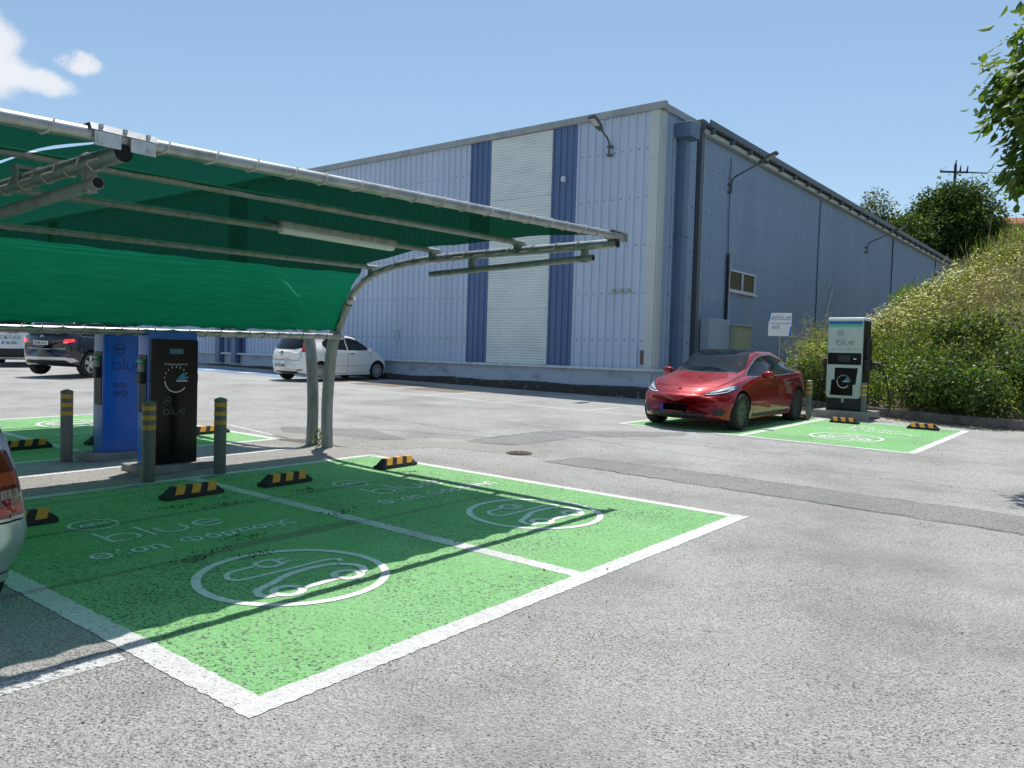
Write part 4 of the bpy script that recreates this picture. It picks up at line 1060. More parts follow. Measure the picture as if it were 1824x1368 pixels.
        t = MB(); t.add([Mx @ Vector(q) for q in ((-w/2, -h/2, 0), (w/2, -h/2, 0), (w/2, h/2, 0), (-w/2, h/2, 0), (-w/2, -h/2, -.012), (w/2, -h/2, -.012), (w/2, h/2, -.012), (-w/2, h/2, -.012))], [(0, 1, 2, 3), (0, 4, 5, 1), (1, 5, 6, 2), (2, 6, 7, 3), (3, 7, 4, 0)])
        o = t.build('number_plate', M[mt], s.root)
        if blue: t = MB(); t.add([Mx @ Vector(q) for q in ((-w/2, -h/2, .002), (-w/2+.045, -h/2, .002), (-w/2+.045, h/2, .002), (-w/2, h/2, .002))], [(0, 1, 2, 3)]); t.build('blue_strip', M['plate_blue'], o)
        if body: t = MB(); text(t, body, h*.95, Mx @ Matrix.Translation((.02, -h*.33, .002)), th=.001, sx=.82, bold=.002); t.build('plate_lettering', M['seam'], o)
        return Mx
    def finish(s):
        # panel gaps belong to the body itself
        if s.extra.v:
            me = s.body.data; bm = bmesh.new(); bm.from_mesh(me); vv = [bm.verts.new(v) for v in s.extra.v]
            k = [i for i, m in enumerate(me.materials) if m and m.name.startswith('panel_gap')]
            if not k: me.materials.append(M['seam']); k = [len(me.materials)-1]
            for f in s.extra.f:
                try: q = bm.faces.new([vv[i] for i in f]); q.material_index = k[0]
                except ValueError: pass
            bm.to_mesh(me); bm.free()
    def wheel_set(s, rimmat, style='spoke', nsp=5, rim_r=.7):
        for (x, y, r, w) in s.wheels:
            sg = 1 if y > 0 else -1
            Mr = Matrix.Rotation(R_(-90*sg), 3, 'X')       # local z points outwards
            m = MB(); rr = r*rim_r
            m.lathe([(rr, -w/2), (r*.93, -w/2), (r*.99, -w*.38), (r, -w*.2), (r, w*.2), (r*.99, w*.38), (r*.93, w/2), (rr+.01, w/2+.004), (rr, w*.44), (rr, -w/2)], 36, M=Mr, c=(x, y, r))
            t = m.build('wheel', M['tyre'], s.root, 40)
            m = MB(); m.lathe([(rr+.004, w*.46), (rr-.018, w*.47), (rr-.028, w*.25), (rr-.03, -w*.3)], 36, M=Mr, c=(x, y, r), cap=False)
            C = Vector((x, y, r))
            for k in range(nsp):
                a = 2*math.pi*k/nsp+.3; ca, sa = math.cos(a), math.sin(a)
                if style == 'turbine': tw = .35; wi, wo = .045, .075
                elif style == 'thin': tw = .0; wi, wo = .020, .026
                elif style == 'double': tw = 0; wi, wo = .035, .05
                else: tw = 0; wi, wo = .04, .055
                for dt in ((-.16, .16) if style == 'double' else (0,)):
                    def pt(rad, off, zz, da):
                        aa = a+da; return C+Mr @ Vector((rad*math.cos(aa)-off*math.sin(aa), rad*math.sin(aa)+off*math.cos(aa), zz))
                    z1, z2 = w*.40, w*.45
                    vs = [pt(.04, -wi, z1, 0), pt(.04, wi, z1, 0), pt(rr-.015, wo*.6, z2, tw+dt), pt(rr-.015, -wo*.6, z2, tw+dt), pt(.04, -wi, z1-.03, 0), pt(.04, wi, z1-.03, 0), pt(rr-.015, wo*.6, z2-.03, tw+dt), pt(rr-.015, -wo*.6, z2-.03, tw+dt)]
                    m.add(vs, [(0, 1, 2, 3), (4, 7, 6, 5), (0, 3, 7, 4), (1, 5, 6, 2), (2, 6, 7, 3)])
            m.lathe([(.075, w*.36), (.07, w*.42), (.03, w*.44), (.001, w*.44)], 16, M=Mr, c=(x, y, r))
            m.build('rim', rimmat, t, 40)
            m = MB(); m.lathe([(rr-.03, -w*.1), (.001, -w*.1)], 24, M=Mr, c=(x, y, r), cap=False); m.build('brake_disc', M['trim_black'], t)
def mirror(c, pos, parent_mat, sg, size=(.10, .20, .13)):
    m = MB(); x, y, z = pos
    prof = [(0, -.5, 0), (.6, -.35, 0), (1, 0, 0)]
    R, S_ = size[1]/2, size[2]/2
    vs = []; fs = []; nu, nv = 10, 12
    for i in range(nu+1):
        a = math.pi*i/nu-math.pi/2
        for j in range(nv):
            b = 2*math.pi*j/nv; q = lambda t, e: math.copysign(abs(t)**e, t)
            vs.append((x+size[0]/2*q(math.cos(a), .7)*q(math.cos(b), .7), y+sg*R*1.0*q(math.sin(a), .8), z+S_*q(math.cos(a), .7)*q(math.sin(b), .7)))
    fs = [(i*nv+j, i*nv+(j+1) % nv, (i+1)*nv+(j+1) % nv, (i+1)*nv+j) for i in range(nu) for j in range(nv)]
    m.add(vs, fs); m.tube([(x+.02, y-sg*(R+.06), z-.05), (x, y, z-.03)], .02, 8)
    return m.build('wing_mirror', parent_mat, c.root, 60)

# ---- red electric saloon ------------------------------------------------
pf = dict(x=[-2.32, -2.22, -1.9, -1.5, -1.1, -.6, 0, .45, .9, 1.3, 1.7, 2.0, 2.18, 2.26],
          zb=[.34, .26, .19, .17, .16, .16, .16, .16, .16, .16, .17, .18, .20, .24],
          ws=[.68, .74, .82, .86, .87, .87, .87, .87, .87, .87, .86, .82, .76, .70],
          wm=[.74, .82, .90, .925, .925, .92, .915, .915, .915, .92, .92, .89, .84, .78],
          zm=[.62, .62, .60, .60, .58, .56, .56, .56, .56, .56, .55, .54, .50, .48],
          wb=[.66, .74, .83, .87, .875, .875, .875, .87, .86, .84, .80, .76, .70, .64],
          zbelt=[.90, .95, .97, .97, .965, .95, .935, .92, .90, .86, .79, .71, .63, .585],
          wr=[.50, .56, .60, .62, .62, .60, .595, .61, .66, .66, .62, .56, .50, .46],
          zr=[.97, 1.04, 1.07, 1.13, 1.27, 1.385, 1.395, 1.28, 1.03, .93, .84, .75, .665, .615],
          zt=[1.00, 1.07, 1.105, 1.17, 1.31, 1.435, 1.445, 1.345, 1.09, .965, .88, .79, .70, .64], fl=.8, rl=.6, fc=.42, rc=.28, W=.92)
TD = Vector((math.sin(R_(38.2)), math.cos(R_(38.2)), 0)); fa = Vector((3.44, 14.86, 0))
ctr = fa+TD*1.4375
wh = [(1.4375, .79, .335, .235), (1.4375, -.79, .335, .235), (-1.4375, .79, .335, .235), (-1.4375, -.79, .335, .235)]
c = Car('parked_car', 'glossy red saloon with black glass roof parked nose out beside the white charger', 'car', (ctr.x, ctr.y, gz(ctr.x, ctr.y)+.002), 38.2+180, M['red_paint'], pf, wh)
# windscreen, glass roof, rear glass in top view
c.patch('windscreen', 'top', [(.98, -.52), (1.06, 0), (.98, .52), (.78, .62), (.34, .53), (.30, 0), (.34, -.53), (.78, -.62)] and [(.29, -.535), (.29, .535), (.76, .65), (1.0, .60), (1.11, .3), (1.13, 0), (1.11, -.3), (1.0, -.60), (.76, -.65)], M['glass_screen'], n=30, k=16)
c.patch('glass_roof', 'top', [(-.95, -.545), (-.95, .545), (.27, .55), (.27, -.55)], M['glass'], n=24, k=14)
c.patch('rear_window', 'top', [(-1.85, -.44), (-1.85, .44), (-.98, .50), (-.98, -.50)], M['glass'], n=24, k=12)
for sg in (1, -1):
    nmz = 'side_window'
    c.patch(nmz, 'side', [(.93, .965), (.62, 1.13), (.30, 1.265), (-.02, 1.325), (-.10, 1.33), (-.10, .965)], M['glass'], sg)
    c.patch(nmz, 'side', [(-.14, 1.33), (-.5, 1.325), (-.9, 1.25), (-1.25, 1.12), (-1.42, 1.04), (-1.36, 1.0), (-.14, .975)], M['glass'], sg)
    for pts in ([(.97, .955), (.62, 1.15), (.30, 1.285), (-.02, 1.348), (-.5, 1.343), (-.9, 1.27), (-1.25, 1.14), (-1.47, 1.045), (-1.38, .985), (-.14, .96), (.97, .95)],):
        c.line('side', pts, .016, sg, 'chrome', .006, name='window_trim')
    c.line('side', [(.98, .90), (1.0, .60), (.93, .33), (.88, .24), (-.05, .22)], .009, sg); c.line('side', [(-.12, .96), (-.14, .6), (-.12, .22)], .009, sg)
    c.line('side', [(-.12, .22), (-.98, .24), (-1.02, .45), (-1.22, .62), (-1.35, .80), (-1.37, .98)], .009, sg)
    for x in (.06, -1.02): c.patch('door_handle', 'side', [(x, .795), (x+.20, .80), (x+.20, .822), (x, .82)], M['chrome'], sg, .012, n=4, k=2)
    c.line('side', [(.95, .245), (-1.0, .245)], .07, sg, 'trim_black', .004, name='sill_trim')
    # front light, seen from the front three-quarter
    c.patch('headlight', 'front', [(sg*.47, .625), (sg*.60, .635), (sg*.80, .69), (sg*.845, .74), (sg*.84, .81), (sg*.76, .80), (sg*.62, .735), (sg*.50, .685)], M['lamp_dark'], off=.006, n=16, k=6)
    c.patch('headlight_lens', 'front', [(sg*.53, .665), (sg*.62, .68), (sg*.80, .74), (sg*.815, .79), (sg*.76, .785), (sg*.63, .72), (sg*.54, .685)], M['lamp_clear'], off=.010, n=16, k=5)
    c.line('front', [(sg*.49, .640), (sg*.62, .652), (sg*.76, .69), (sg*.82, .745)], .014, 1, 'lamp_white', .012, name='running_light')
    c.patch('fog_inlet', 'front', [(sg*.60, .33), (sg*.76, .40), (sg*.79, .36), (sg*.74, .28), (sg*.62, .27)], M['trim_black'], off=.004, n=10, k=5)
    c.line('front', [(sg*.58, .37), (sg*.68, .385), (sg*.79, .45)], .012, 1, 'seam')
    mirror(c, (.62, sg*1.02, .99), M['red_paint'], sg, (.15, .21, .14))
c.patch('lower_grille', 'front', [(-.55, .26), (-.50, .32), (.50, .32), (.55, .26), (.50, .225), (-.50, .225)], M['trim_black'], off=.006, n=20, k=5)
c.line('front', [(-.52, .56), (-.3, .475), (0, .46), (.3, .475), (.52, .56)], .008)
c.line('top', [(1.10, -.68), (1.5, -.70), (1.85, -.58), (2.02, -.3), (2.06, 0), (2.02, .3), (1.85, .58), (1.5, .70), (1.10, .68)], .008)
c.line('top', [(1.03, -.62), (1.13, -.3), (1.16, 0), (1.13, .3), (1.03, .62)], .035, 1, 'trim_black', .006, name='cowl_strip')
c.plate('front', 0, .405, None, .50, .12, 'plate_black', True, .03)
t = MB(); p, n = c.hit('front', 0, .655, 1, .006)
hp = c.hit('top', 2.12, 0, 1, .006)[0]; t.box(hp, (.05, .06, .004)); t.box(hp+Vector((-.01, 0, .003)), (.06, .012, .004)); t.build('badge', M['chrome'], c.root)
c.patch('charge_flap', 'side', [(-1.98, .84), (-1.84, .85), (-1.84, .93), (-1.98, .92)], M['lamp_red'], -1, .006, n=4, k=3)
c.patch('tail_light', 'rear', [(.50, .78), (.80, .82), (.80, .92), (.50, .88)], M['lamp_red'], n=8, k=4); c.patch('tail_light', 'rear', [(-.50, .78), (-.80, .82), (-.80, .92), (-.50, .88)], M['lamp_red'], n=8, k=4)
c.finish(); c.wheel_set(M['rim_grey'], 'turbine', 10, .70)
red_car = c

# ---- white hatchback, tail towards us -----------------------------------
pf = dict(x=[-2.0, -1.93, -1.75, -1.55, -1.2, -.7, -.2, .25, .7, 1.1, 1.5, 1.8, 1.97, 2.04],
          zb=[.38, .28, .23, .20, .18, .18, .18, .18, .18, .18, .19, .2, .22, .28],
          ws=[.62, .70, .77, .80, .81, .81, .81, .81, .81, .81, .80, .77, .70, .60],
          wm=[.70, .78, .835, .85, .85, .845, .84, .84, .84, .845, .84, .82, .76, .66],
          zm=[.60, .62, .62, .62, .60, .58, .58, .58, .58, .58, .56, .54, .52, .50],
          wb=[.62, .70, .77, .80, .815, .815, .815, .81, .80, .78, .74, .68, .60, .52],
          zbelt=[.88, .95, .99, 1.0, .99, .97, .955, .94, .925, .90, .84, .76, .68, .62],
          wr=[.40, .48, .54, .56, .585, .60, .60, .595, .60, .64, .60, .52, .44, .38],
          zr=[.93, 1.02, 1.20, 1.36, 1.42, 1.445, 1.44, 1.40, 1.25, 1.02, .91, .82, .72, .66],
          zt=[.96, 1.06, 1.25, 1.41, 1.465, 1.49, 1.485, 1.45, 1.30, 1.06, .95, .86, .76, .69], fl=.7, rl=.5, fc=.35, rc=.22, W=.85)
wh = [(1.27, .73, .305, .19), (1.27, -.73, .305, .19), (-1.24, .73, .305, .19), (-1.24, -.73, .305, .19)]
HD = 34.5
hd = Vector((math.sin(R_(HD)), math.cos(R_(HD)), 0)); rt = Vector((hd.y, -hd.x, 0))
rrw = Vector((-6.02, 25.0, 0)); ctr = rrw-rt*.80+hd*1.24
c = Car('parked_car', 'white five-door hatchback parked facing the warehouse wall behind the canopy posts', 'car', (ctr.x, ctr.y, gz(ctr.x, ctr.y)), HD, M['white_paint'], pf, wh)
c.patch('rear_window', 'rear', [(-.60, 1.05), (-.52, 1.36), (.52, 1.36), (.60, 1.05), (.40, 1.00), (-.40, 1.00)], M['glass'], n=24, k=8)
c.patch('windscreen', 'top', [(.33, -.50), (.33, .50), (.80, .60), (1.08, .50), (1.14, 0), (1.08, -.50), (.80, -.60)], M['glass_screen'], n=20, k=10)
for sg in (1, -1):
    c.patch('tail_light', 'rear', [(sg*.60, 1.02), (sg*.55, 1.30), (sg*.60, 1.30), (sg*.72, 1.05), (sg*.74, .92), (sg*.66, .93)], M['lamp_red'], off=.006, n=10, k=5)
    c.patch('side_window', 'side', [(1.06, .985), (.78, 1.17), (.45, 1.32), (.2, 1.375), (-.05, 1.385), (-.05, .99)], M['glass'], sg)
    c.patch('side_window', 'side', [(-.10, 1.385), (-.5, 1.385), (-.85, 1.35), (-1.06, 1.25), (-1.10, 1.15), (-1.02, 1.03), (-.10, .995)], M['glass'], sg)
    c.line('side', [(.98, .95), (1.0, .6), (.90, .34), (.80, .26), (0, .24)], .008, sg); c.line('side', [(-.07, 1.39), (-.07, .9), (-.09, .24)], .009, sg); c.line('side', [(-.09, .24), (-.82, .26), (-.90, .5), (-1.05, .68), (-1.12, .9), (-1.12, 1.15)], .008, sg)
    for x in (.02, -.98): c.patch('door_handle', 'side', [(x, .86), (x+.18, .865), (x+.18, .895), (x, .89)], M['trim_black'], sg, .014, n=4, k=2)
    mirror(c, (.80, sg*.93, 1.0), M['white_paint'], sg, (.13, .19, .15))
    c.patch('headlight', 'front', [(sg*.45, .68), (sg*.62, .74), (sg*.72, .86), (sg*.66, .80), (sg*.50, .72)], M['lamp_clear'], off=.006, n=12, k=5)
    c.patch('reflector', 'rear', [(sg*.50, .34), (sg*.68, .36), (sg*.68, .40), (sg*.50, .38)], M['lamp_orange'], off=.006, n=6, k=3)
c.line('rear', [(-.60, 1.0), (-.66, .80), (-.60, .66), (.60, .66), (.66, .80), (.60, 1.0)], .010); c.line('side', [(.9, .48), (-.8, .50)], .006, -1)
c.patch('bumper_insert', 'rear', [(-.55, .26), (-.50, .32), (.50, .32), (.55, .26)], M['trim_black'], off=.004, n=10, k=3)
c.plate('rear', .06, .50, 'YPH·4850', .50, .115)
t = MB(); p, n = c.hit('rear', 0, .90, 1, .008); t.lathe([(.001, .01), (.045, .008), (.05, 0)], 16, M=Matrix.Rotation(R_(-90), 3, 'Y'), c=p); t.build('badge', M['trim_black'], c.root)
t = MB(); text(t, 'PUNTO', .05, Matrix(((0, 0, -1, p.x-.012), (-1, 0, 0, .0), (0, 1, 0, .79), (0, 0, 0, 1)))); t.build('badge_lettering', M['grey_print'], c.root)
c.finish(); c.wheel_set(M['rim_silver'], 'thin', 12, .70)

# ---- dark SUV, three-quarter rear --------------------------------------
pf = dict(x=[-2.20, -2.12, -1.95, -1.75, -1.3, -.7, -.1, .4, .85, 1.2, 1.6, 1.95, 2.2, 2.28],
          zb=[.46, .36, .30, .27, .24, .23, .23, .23, .23, .24, .25, .27, .30, .38],
          ws=[.70, .78, .84, .87, .88, .88, .88, .88, .88, .88, .87, .84, .76, .66],
          wm=[.80, .87, .91, .92, .92, .915, .91, .91, .91, .915, .91, .88, .82, .74],
          zm=[.72, .72, .72, .72, .70, .68, .68, .68, .68, .68, .68, .66, .64, .62],
          wb=[.72, .80, .85, .87, .88, .88, .88, .875, .87, .85, .82, .77, .68, .60],
          zbelt=[1.02, 1.09, 1.11, 1.11, 1.10, 1.08, 1.07, 1.06, 1.05, 1.03, .99, .94, .84, .78],
          wr=[.52, .58, .62, .65, .67, .68, .68, .67, .67, .70, .66, .60, .52, .46],
          zr=[1.10, 1.22, 1.42, 1.55, 1.60, 1.62, 1.62, 1.58, 1.40, 1.14, 1.06, 1.0, .90, .83],
          zt=[1.13, 1.27, 1.47, 1.60, 1.645, 1.66, 1.66, 1.63, 1.46, 1.18, 1.10, 1.04, .94, .86], fl=.7, rl=.5, fc=.32, rc=.24, W=.92, arch=.05)
wh = [(1.42, .79, .36, .24), (1.42, -.79, .36, .24), (-1.41, .79, .36, .24), (-1.41, -.79, .36, .24)]
HD = 10.; hd = Vector((math.sin(R_(HD)), math.cos(R_(HD)), 0)); rt = Vector((hd.y, -hd.x, 0))
rrw = Vector((-12.45, 23.5, 0)); ctr = rrw-rt*.84+hd*1.41
c = Car('parked_suv', 'near-black sport utility car with lit brake lights, seen from behind at far left', 'suv', (ctr.x, ctr.y, gz(ctr.x, ctr.y)+.06), HD, M['dark_paint'], pf, wh)
c.patch('rear_window', 'rear', [(-.66, 1.20), (-.60, 1.50), (.60, 1.50), (.66, 1.20), (.50, 1.15), (-.50, 1.15)], M['glass'], n=20, k=8)
c.patch('windscreen', 'top', [(.45, -.56), (.45, .56), (.90, .64), (1.15, .55), (1.2, 0), (1.15, -.55), (.90, -.64)], M['glass_screen'], n=16, k=10)
for sg in (1, -1):
    c.patch('tail_light', 'rear', [(sg*.40, .98), (sg*.42, 1.05), (sg*.66, 1.10), (sg*.84, 1.10), (sg*.86, 1.0), (sg*.70, .96)], M['lamp_red_dark'], off=.006, n=14, k=5)
    c.patch('brake_light', 'rear', [(sg*.58, 1.00), (sg*.60, 1.06), (sg*.80, 1.085), (sg*.82, 1.01), (sg*.70, .985)], M['lamp_lit'], off=.012, n=10, k=4)
    c.patch('reversing_light', 'rear', [(sg*.56, .965), (sg*.58, .99), (sg*.70, .985), (sg*.68, .965)], M['lamp_white'], off=.014, n=6, k=3)
    c.patch('side_window', 'side', [(1.1, 1.10), (.85, 1.28), (.5, 1.48), (.3, 1.53), (0, 1.54), (0, 1.11)], M['glass'], sg)
    c.patch('side_window', 'side', [(-.05, 1.54), (-.6, 1.54), (-.92, 1.53), (-.98, 1.14), (-.05, 1.12)], M['glass'], sg)
    c.patch('side_window', 'side', [(-1.02, 1.53), (-1.4, 1.50), (-1.62, 1.42), (-1.70, 1.18), (-1.04, 1.145)], M['glass'], sg)
    c.line('side', [(1.12, 1.08), (.5, 1.505), (.3, 1.555), (-1.0, 1.555), (-1.45, 1.52), (-1.66, 1.43), (-1.75, 1.155), (1.12, 1.08)], .016, sg, 'chrome', .008, name='window_trim')
    c.line('side', [(-.03, 1.1), (-.05, .35)], .009, sg); c.line('side', [(-.98, 1.12), (-1.0, .8), (-.9, .4)], .009, sg)
    mirror(c, (.88, sg*1.0, 1.13), M['dark_paint'], sg, (.15, .2, .16))
    c.patch('headlight', 'front', [(sg*.45, .80), (sg*.7, .82), (sg*.75, .93), (sg*.5, .92)], M['lamp_clear'], off=.006, n=8, k=4)
    c.patch('exhaust_tip', 'rear', [(sg*.42, .385), (sg*.44, .44), (sg*.66, .45), (sg*.68, .40)], M['trim_black'], off=.016, n=6, k=3)
    c.patch('reflector', 'rear', [(sg*.58, .60), (sg*.72, .61), (sg*.72, .635), (sg*.58, .63)], M['lamp_red'], off=.006, n=6, k=2)
c.patch('skid_plate', 'rear', [(-.86, .44), (-.80, .53), (-.6, .555), (.6, .555), (.80, .53), (.86, .44), (.72, .40), (.60, .47), (-.60, .47), (-.72, .40)], M['sat_chrome'], off=.01, n=30, k=5)
c.patch('bumper_insert', 'rear', [(-.62, .36), (-.60, .46), (.60, .46), (.62, .36)], M['trim_black'], off=.006, n=12, k=4)
c.line('rear', [(-.62, .80), (0, .78), (.62, .80)], .016, 1, 'sat_chrome', .006, name='bumper_trim'); c.line('rear', [(-.68, 1.18), (-.72, .95), (-.66, .76)], .009); c.line('rear', [(.68, 1.18), (.72, .95), (.66, .76)], .009)
c.plate('rear', .06, .96, 'GS·M 2415', .52, .115)
t = MB(); p, n = c.hit('rear', .05, 1.13, 1, .01)
for a, b in ((0, 360),): t.tube([(p.x, p.y+.045*math.cos(R_(k*20)), p.z+.045*math.sin(R_(k*20))) for k in range(19)], .006, 6)
for k in (90, 210, 330): t.tube([p, (p.x, p.y+.045*math.cos(R_(k)), p.z+.045*math.sin(R_(k)))], .005, 6)
t.build('badge', M['chrome'], c.root)
c.finish(); c.wheel_set(M['rim_silver'], 'double', 5, .70)

# ---- white van behind it -------------------------------------------------
pf = dict(x=[-2.30, -2.26, -2.15, -1.9, -1.2, -.4, .3, .9, 1.3, 1.6, 1.95, 2.25, 2.42, 2.5],
          zb=[.40, .33, .28, .25, .24, .24, .24, .24, .24, .24, .26, .28, .30, .36],
          ws=[.78, .84, .88, .90, .90, .90, .90, .90, .90, .90, .88, .84, .76, .64],
          wm=[.84, .89, .92, .935, .935, .935, .93, .93, .93, .93, .92, .88, .80, .68],
          zm=[.70]*14, wb=[.82, .87, .90, .92, .92, .92, .92, .92, .92, .91, .86, .80, .70, .58],
          zbelt=[1.15, 1.18, 1.2, 1.2, 1.2, 1.2, 1.2, 1.18, 1.15, 1.12, 1.06, .98, .88, .80],
          wr=[.74, .78, .81, .83, .84, .84, .84, .82, .80, .78, .70, .62, .54, .46],
          zr=[1.70, 1.80, 1.84, 1.86, 1.87, 1.88, 1.87, 1.80, 1.56, 1.26, 1.13, 1.05, .94, .86],
          zt=[1.74, 1.84, 1.89, 1.91, 1.92, 1.93, 1.92, 1.86, 1.62, 1.30, 1.17, 1.09, .98, .90], fl=.7, rl=.3, fc=.3, rc=.08, W=.93, arch=.05)
wh = [(1.45, .80, .33, .21), (1.45, -.80, .33, .21), (-1.45, .80, .33, .21), (-1.45, -.80, .33, .21)]
c = Car('parked_van', 'white delivery van with black rear bumper at the far left behind the dark car', 'van', (-18.7, 30.3, gz(0, 30.3)), -24, M['van_paint'], pf, wh)
c.patch('rear_window', 'rear', [(-.72, 1.34), (-.68, 1.68), (.68, 1.68), (.72, 1.34), (.60, 1.27), (-.60, 1.27)], M['glass_screen'], n=16, k=6)
c.patch('windscreen', 'top', [(.95, -.65), (.95, .65), (1.5, .70), (1.62, .5), (1.66, 0), (1.62, -.5), (1.5, -.70)], M['glass_screen'], n=12, k=8)
c.patch('rear_bumper', 'rear', [(-.90, .36), (-.90, .66), (.90, .66), (.90, .36)], M['trim_black'], off=.02, n=18, k=5)
for sg in (1, -1):
    c.patch('tail_light', 'rear', [(sg*.80, .80), (sg*.80, 1.30), (sg*.89, 1.30), (sg*.90, .80)], M['lamp_red'], off=.008, n=4, k=8)
    c.patch('side_window', 'side', [(1.45, 1.25), (1.1, 1.55), (.9, 1.68), (.4, 1.70), (.4, 1.25)], M['glass'], sg)
    mirror(c, (1.2, sg*1.06, 1.30), M['trim_black'], sg, (.15, .2, .24))
c.plate('rear', -.05, .86, 'YEE 3078', .50, .11)
t = MB(); p, n = c.hit('rear', 0, 1.06, 1, .012); text(t, 'ΣΚΛΑΒ', .17, Matrix(((0, 0, -1, p.x-.01), (-1, 0, 0, -.05), (0, 1, 0, 1.0), (0, 0, 0, 1))), sx=1.15)
t.tube([(p.x, p.y-.05+.07*math.cos(R_(k*20)), 1.22+.05*math.sin(R_(k*20))) for k in range(19)], .006, 5); t.box((p.x-.006, .62, 1.04), (.006, .16, .03)); t.box((p.x-.006, .62, .96), (.006, .12, .02)); t.box((p.x-.006, .62, .80), (.006, .12, .015))
t.build('door_lettering', M['grey_print'], c.root)
c.line('rear', [(.79, 1.72), (.80, .70)], .012); c.line('rear', [(-.79, 1.72), (-.80, .70)], .012)
c.finish(); c.wheel_set(M['rim_silver'], 'spoke', 6, .65)

# ---- silver hatchback, only its rear corner in view ---------------------
pf = dict(x=[-1.88, -1.84, -1.74, -1.55, -1.2, -.7, -.2, .25, .7, 1.1, 1.5, 1.8, 1.97, 2.04],
          zb=[.27, .24, .22, .20, .18, .18, .18, .18, .18, .18, .19, .2, .22, .28],
          ws=[.66, .74, .79, .82, .83, .83, .83, .83, .83, .83, .82, .78, .70, .60],
          wm=[.80, .86, .88, .88, .87, .86, .86, .86, .86, .86, .85, .82, .76, .66],
          zm=[.48, .50, .54, .58, .60, .58, .58, .58, .58, .58, .56, .54, .52, .50],
          wb=[.66, .73, .79, .82, .83, .83, .83, .82, .81, .79, .74, .68, .60, .52],
          zbelt=[.86, .93, .97, .99, .98, .97, .955, .94, .925, .90, .84, .76, .68, .62],
          wr=[.46, .54, .60, .62, .62, .62, .62, .61, .60, .64, .60, .52, .44, .38],
          zr=[.94, 1.06, 1.24, 1.38, 1.43, 1.455, 1.45, 1.41, 1.25, 1.02, .91, .82, .72, .66],
          zt=[.98, 1.11, 1.29, 1.43, 1.48, 1.50, 1.495, 1.46, 1.30, 1.06, .95, .86, .76, .69], fl=.7, rl=.45, fc=.35, rc=.13, W=.88)
wh = [(1.26, .74, .30, .19), (1.26, -.74, .30, .19), (-1.24, .74, .30, .19), (-1.24, -.74, .30, .19)]
cc = L(-.945, 1.50+1.90)
c = Car('parked_car', 'silver hatchback at the left edge, only its tail light and bumper corner showing', 'car', cc, 308.3, M['silver_paint'], pf, wh, scale=.94)
c.patch('rear_window', 'rear', [(-.60, 1.06), (-.54, 1.38), (.54, 1.38), (.60, 1.06), (.40, 1.02), (-.40, 1.02)], M['glass'], n=20, k=6)
for sg in (1, -1):
    TL = [(sg*.50, .66), (sg*.47, .80), (sg*.52, .93), (sg*.66, .99), (sg*.76, .93), (sg*.84, .78), (sg*.855, .60)]
    c.patch('tail_light', 'rear', [(sg*.52, .60), (sg*.48, .78), (sg*.54, .94), (sg*.66, .985), (sg*.75, .95), (sg*.82, .80), (sg*.835, .60)], M['lamp_red_dark'], off=.008, n=24, k=14, label='dark red tail light with amber and clear bands')
    c.patch('tail_light_band', 'rear', [(sg*.54, .62), (sg*.54, .66), (sg*.825, .66), (sg*.83, .62)], M['lamp_red'], off=.012, n=12, k=3)
    c.patch('tail_light_band', 'rear', [(sg*.54, .70), (sg*.54, .745), (sg*.81, .745), (sg*.82, .70)], M['lamp_smoke'], off=.012, n=12, k=3)
    c.patch('tail_light_band', 'rear', [(sg*.53, .77), (sg*.55, .84), (sg*.79, .84), (sg*.80, .77)], M['lamp_orange'], off=.012, n=12, k=3)
    c.patch('side_window', 'side', [(1.06, .985), (.78, 1.17), (.45, 1.33), (.2, 1.385), (-.05, 1.395), (-.05, .99)], M['glass'], sg); c.patch('side_window', 'side', [(-.10, 1.395), (-.5, 1.395), (-1.05, 1.36), (-1.25, 1.10), (-1.15, 1.03), (-.10, .995)], M['glass'], sg)
    mirror(c, (.80, sg*.95, 1.0), M['silver_paint'], sg, (.13, .19, .15))
c.line('rear', [(-.83, .575), (-.45, .59), (.45, .59), (.83, .575)], .009); c.line('rear', [(-.82, .30), (0, .29), (.82, .30)], .006); c.line('side', [(-1.5, .58), (-1.6, .98)], .008, -1)
c.patch('windscreen', 'top', [(.33, -.50), (.33, .50), (.80, .60), (1.08, .50), (1.14, 0), (1.08, -.50), (.80, -.60)], M['glass_screen'], n=14, k=8)
c.plate('rear', 0, .70, 'KIH·3056', .50, .11)
c.finish(); c.wheel_set(M['rim_silver'], 'spoke', 6, .66)
# ================================================================== bank, plants and trees
rg = np.random.default_rng(11)
def Lnp(s, t): return np.stack([ORG.x+UX.x*s+UY.x*t, ORG.y+UX.y*s+UY.y*t], -1)
_kt = np.array([p[1] for p in KL]); _ks = np.array([p[0] for p in KL])
def kerb_s(t): return np.interp(t, _kt, _ks)+.14
def sst(x): x = np.clip(x, 0, 1); return x*x*(3-2*x)
_ph = rg.uniform(0, 6.28, (12,)); _kx = rg.normal(0, 1, (12, 2))
def wob(s, t, f):
    r = 0
    for i in range(12): r = r+np.sin((s*_kx[i, 0]+t*_kx[i, 1])*f+_ph[i])
    return r/12
def bank(s, t):
    """height of the bank above the lot"""
    w = 8.5-t
    ks = kerb_s(np.clip(t, -8, 5.4)); ks = np.where(t > 5.4, 21+(t-5.4)*3.2, ks)
    r = np.clip((s-ks)/9.5, 0, 1); ramp = 1-(1-r)**1.55
    g = np.clip(.62*w-.55, 0, None); g = np.where(w > 10, 5.65+(w-10)*.12, g)
    h = g*ramp+np.where(s > ks, .10, -.25)
    far = sst((s-52)/24)*(8.8+np.clip((4-t)*.10, 0, 3))
    return np.maximum(h*(1+.05*wob(s, t, 1.1)), far)
def ground_z(x, y): return SLOPE*np.minimum(y, 70)
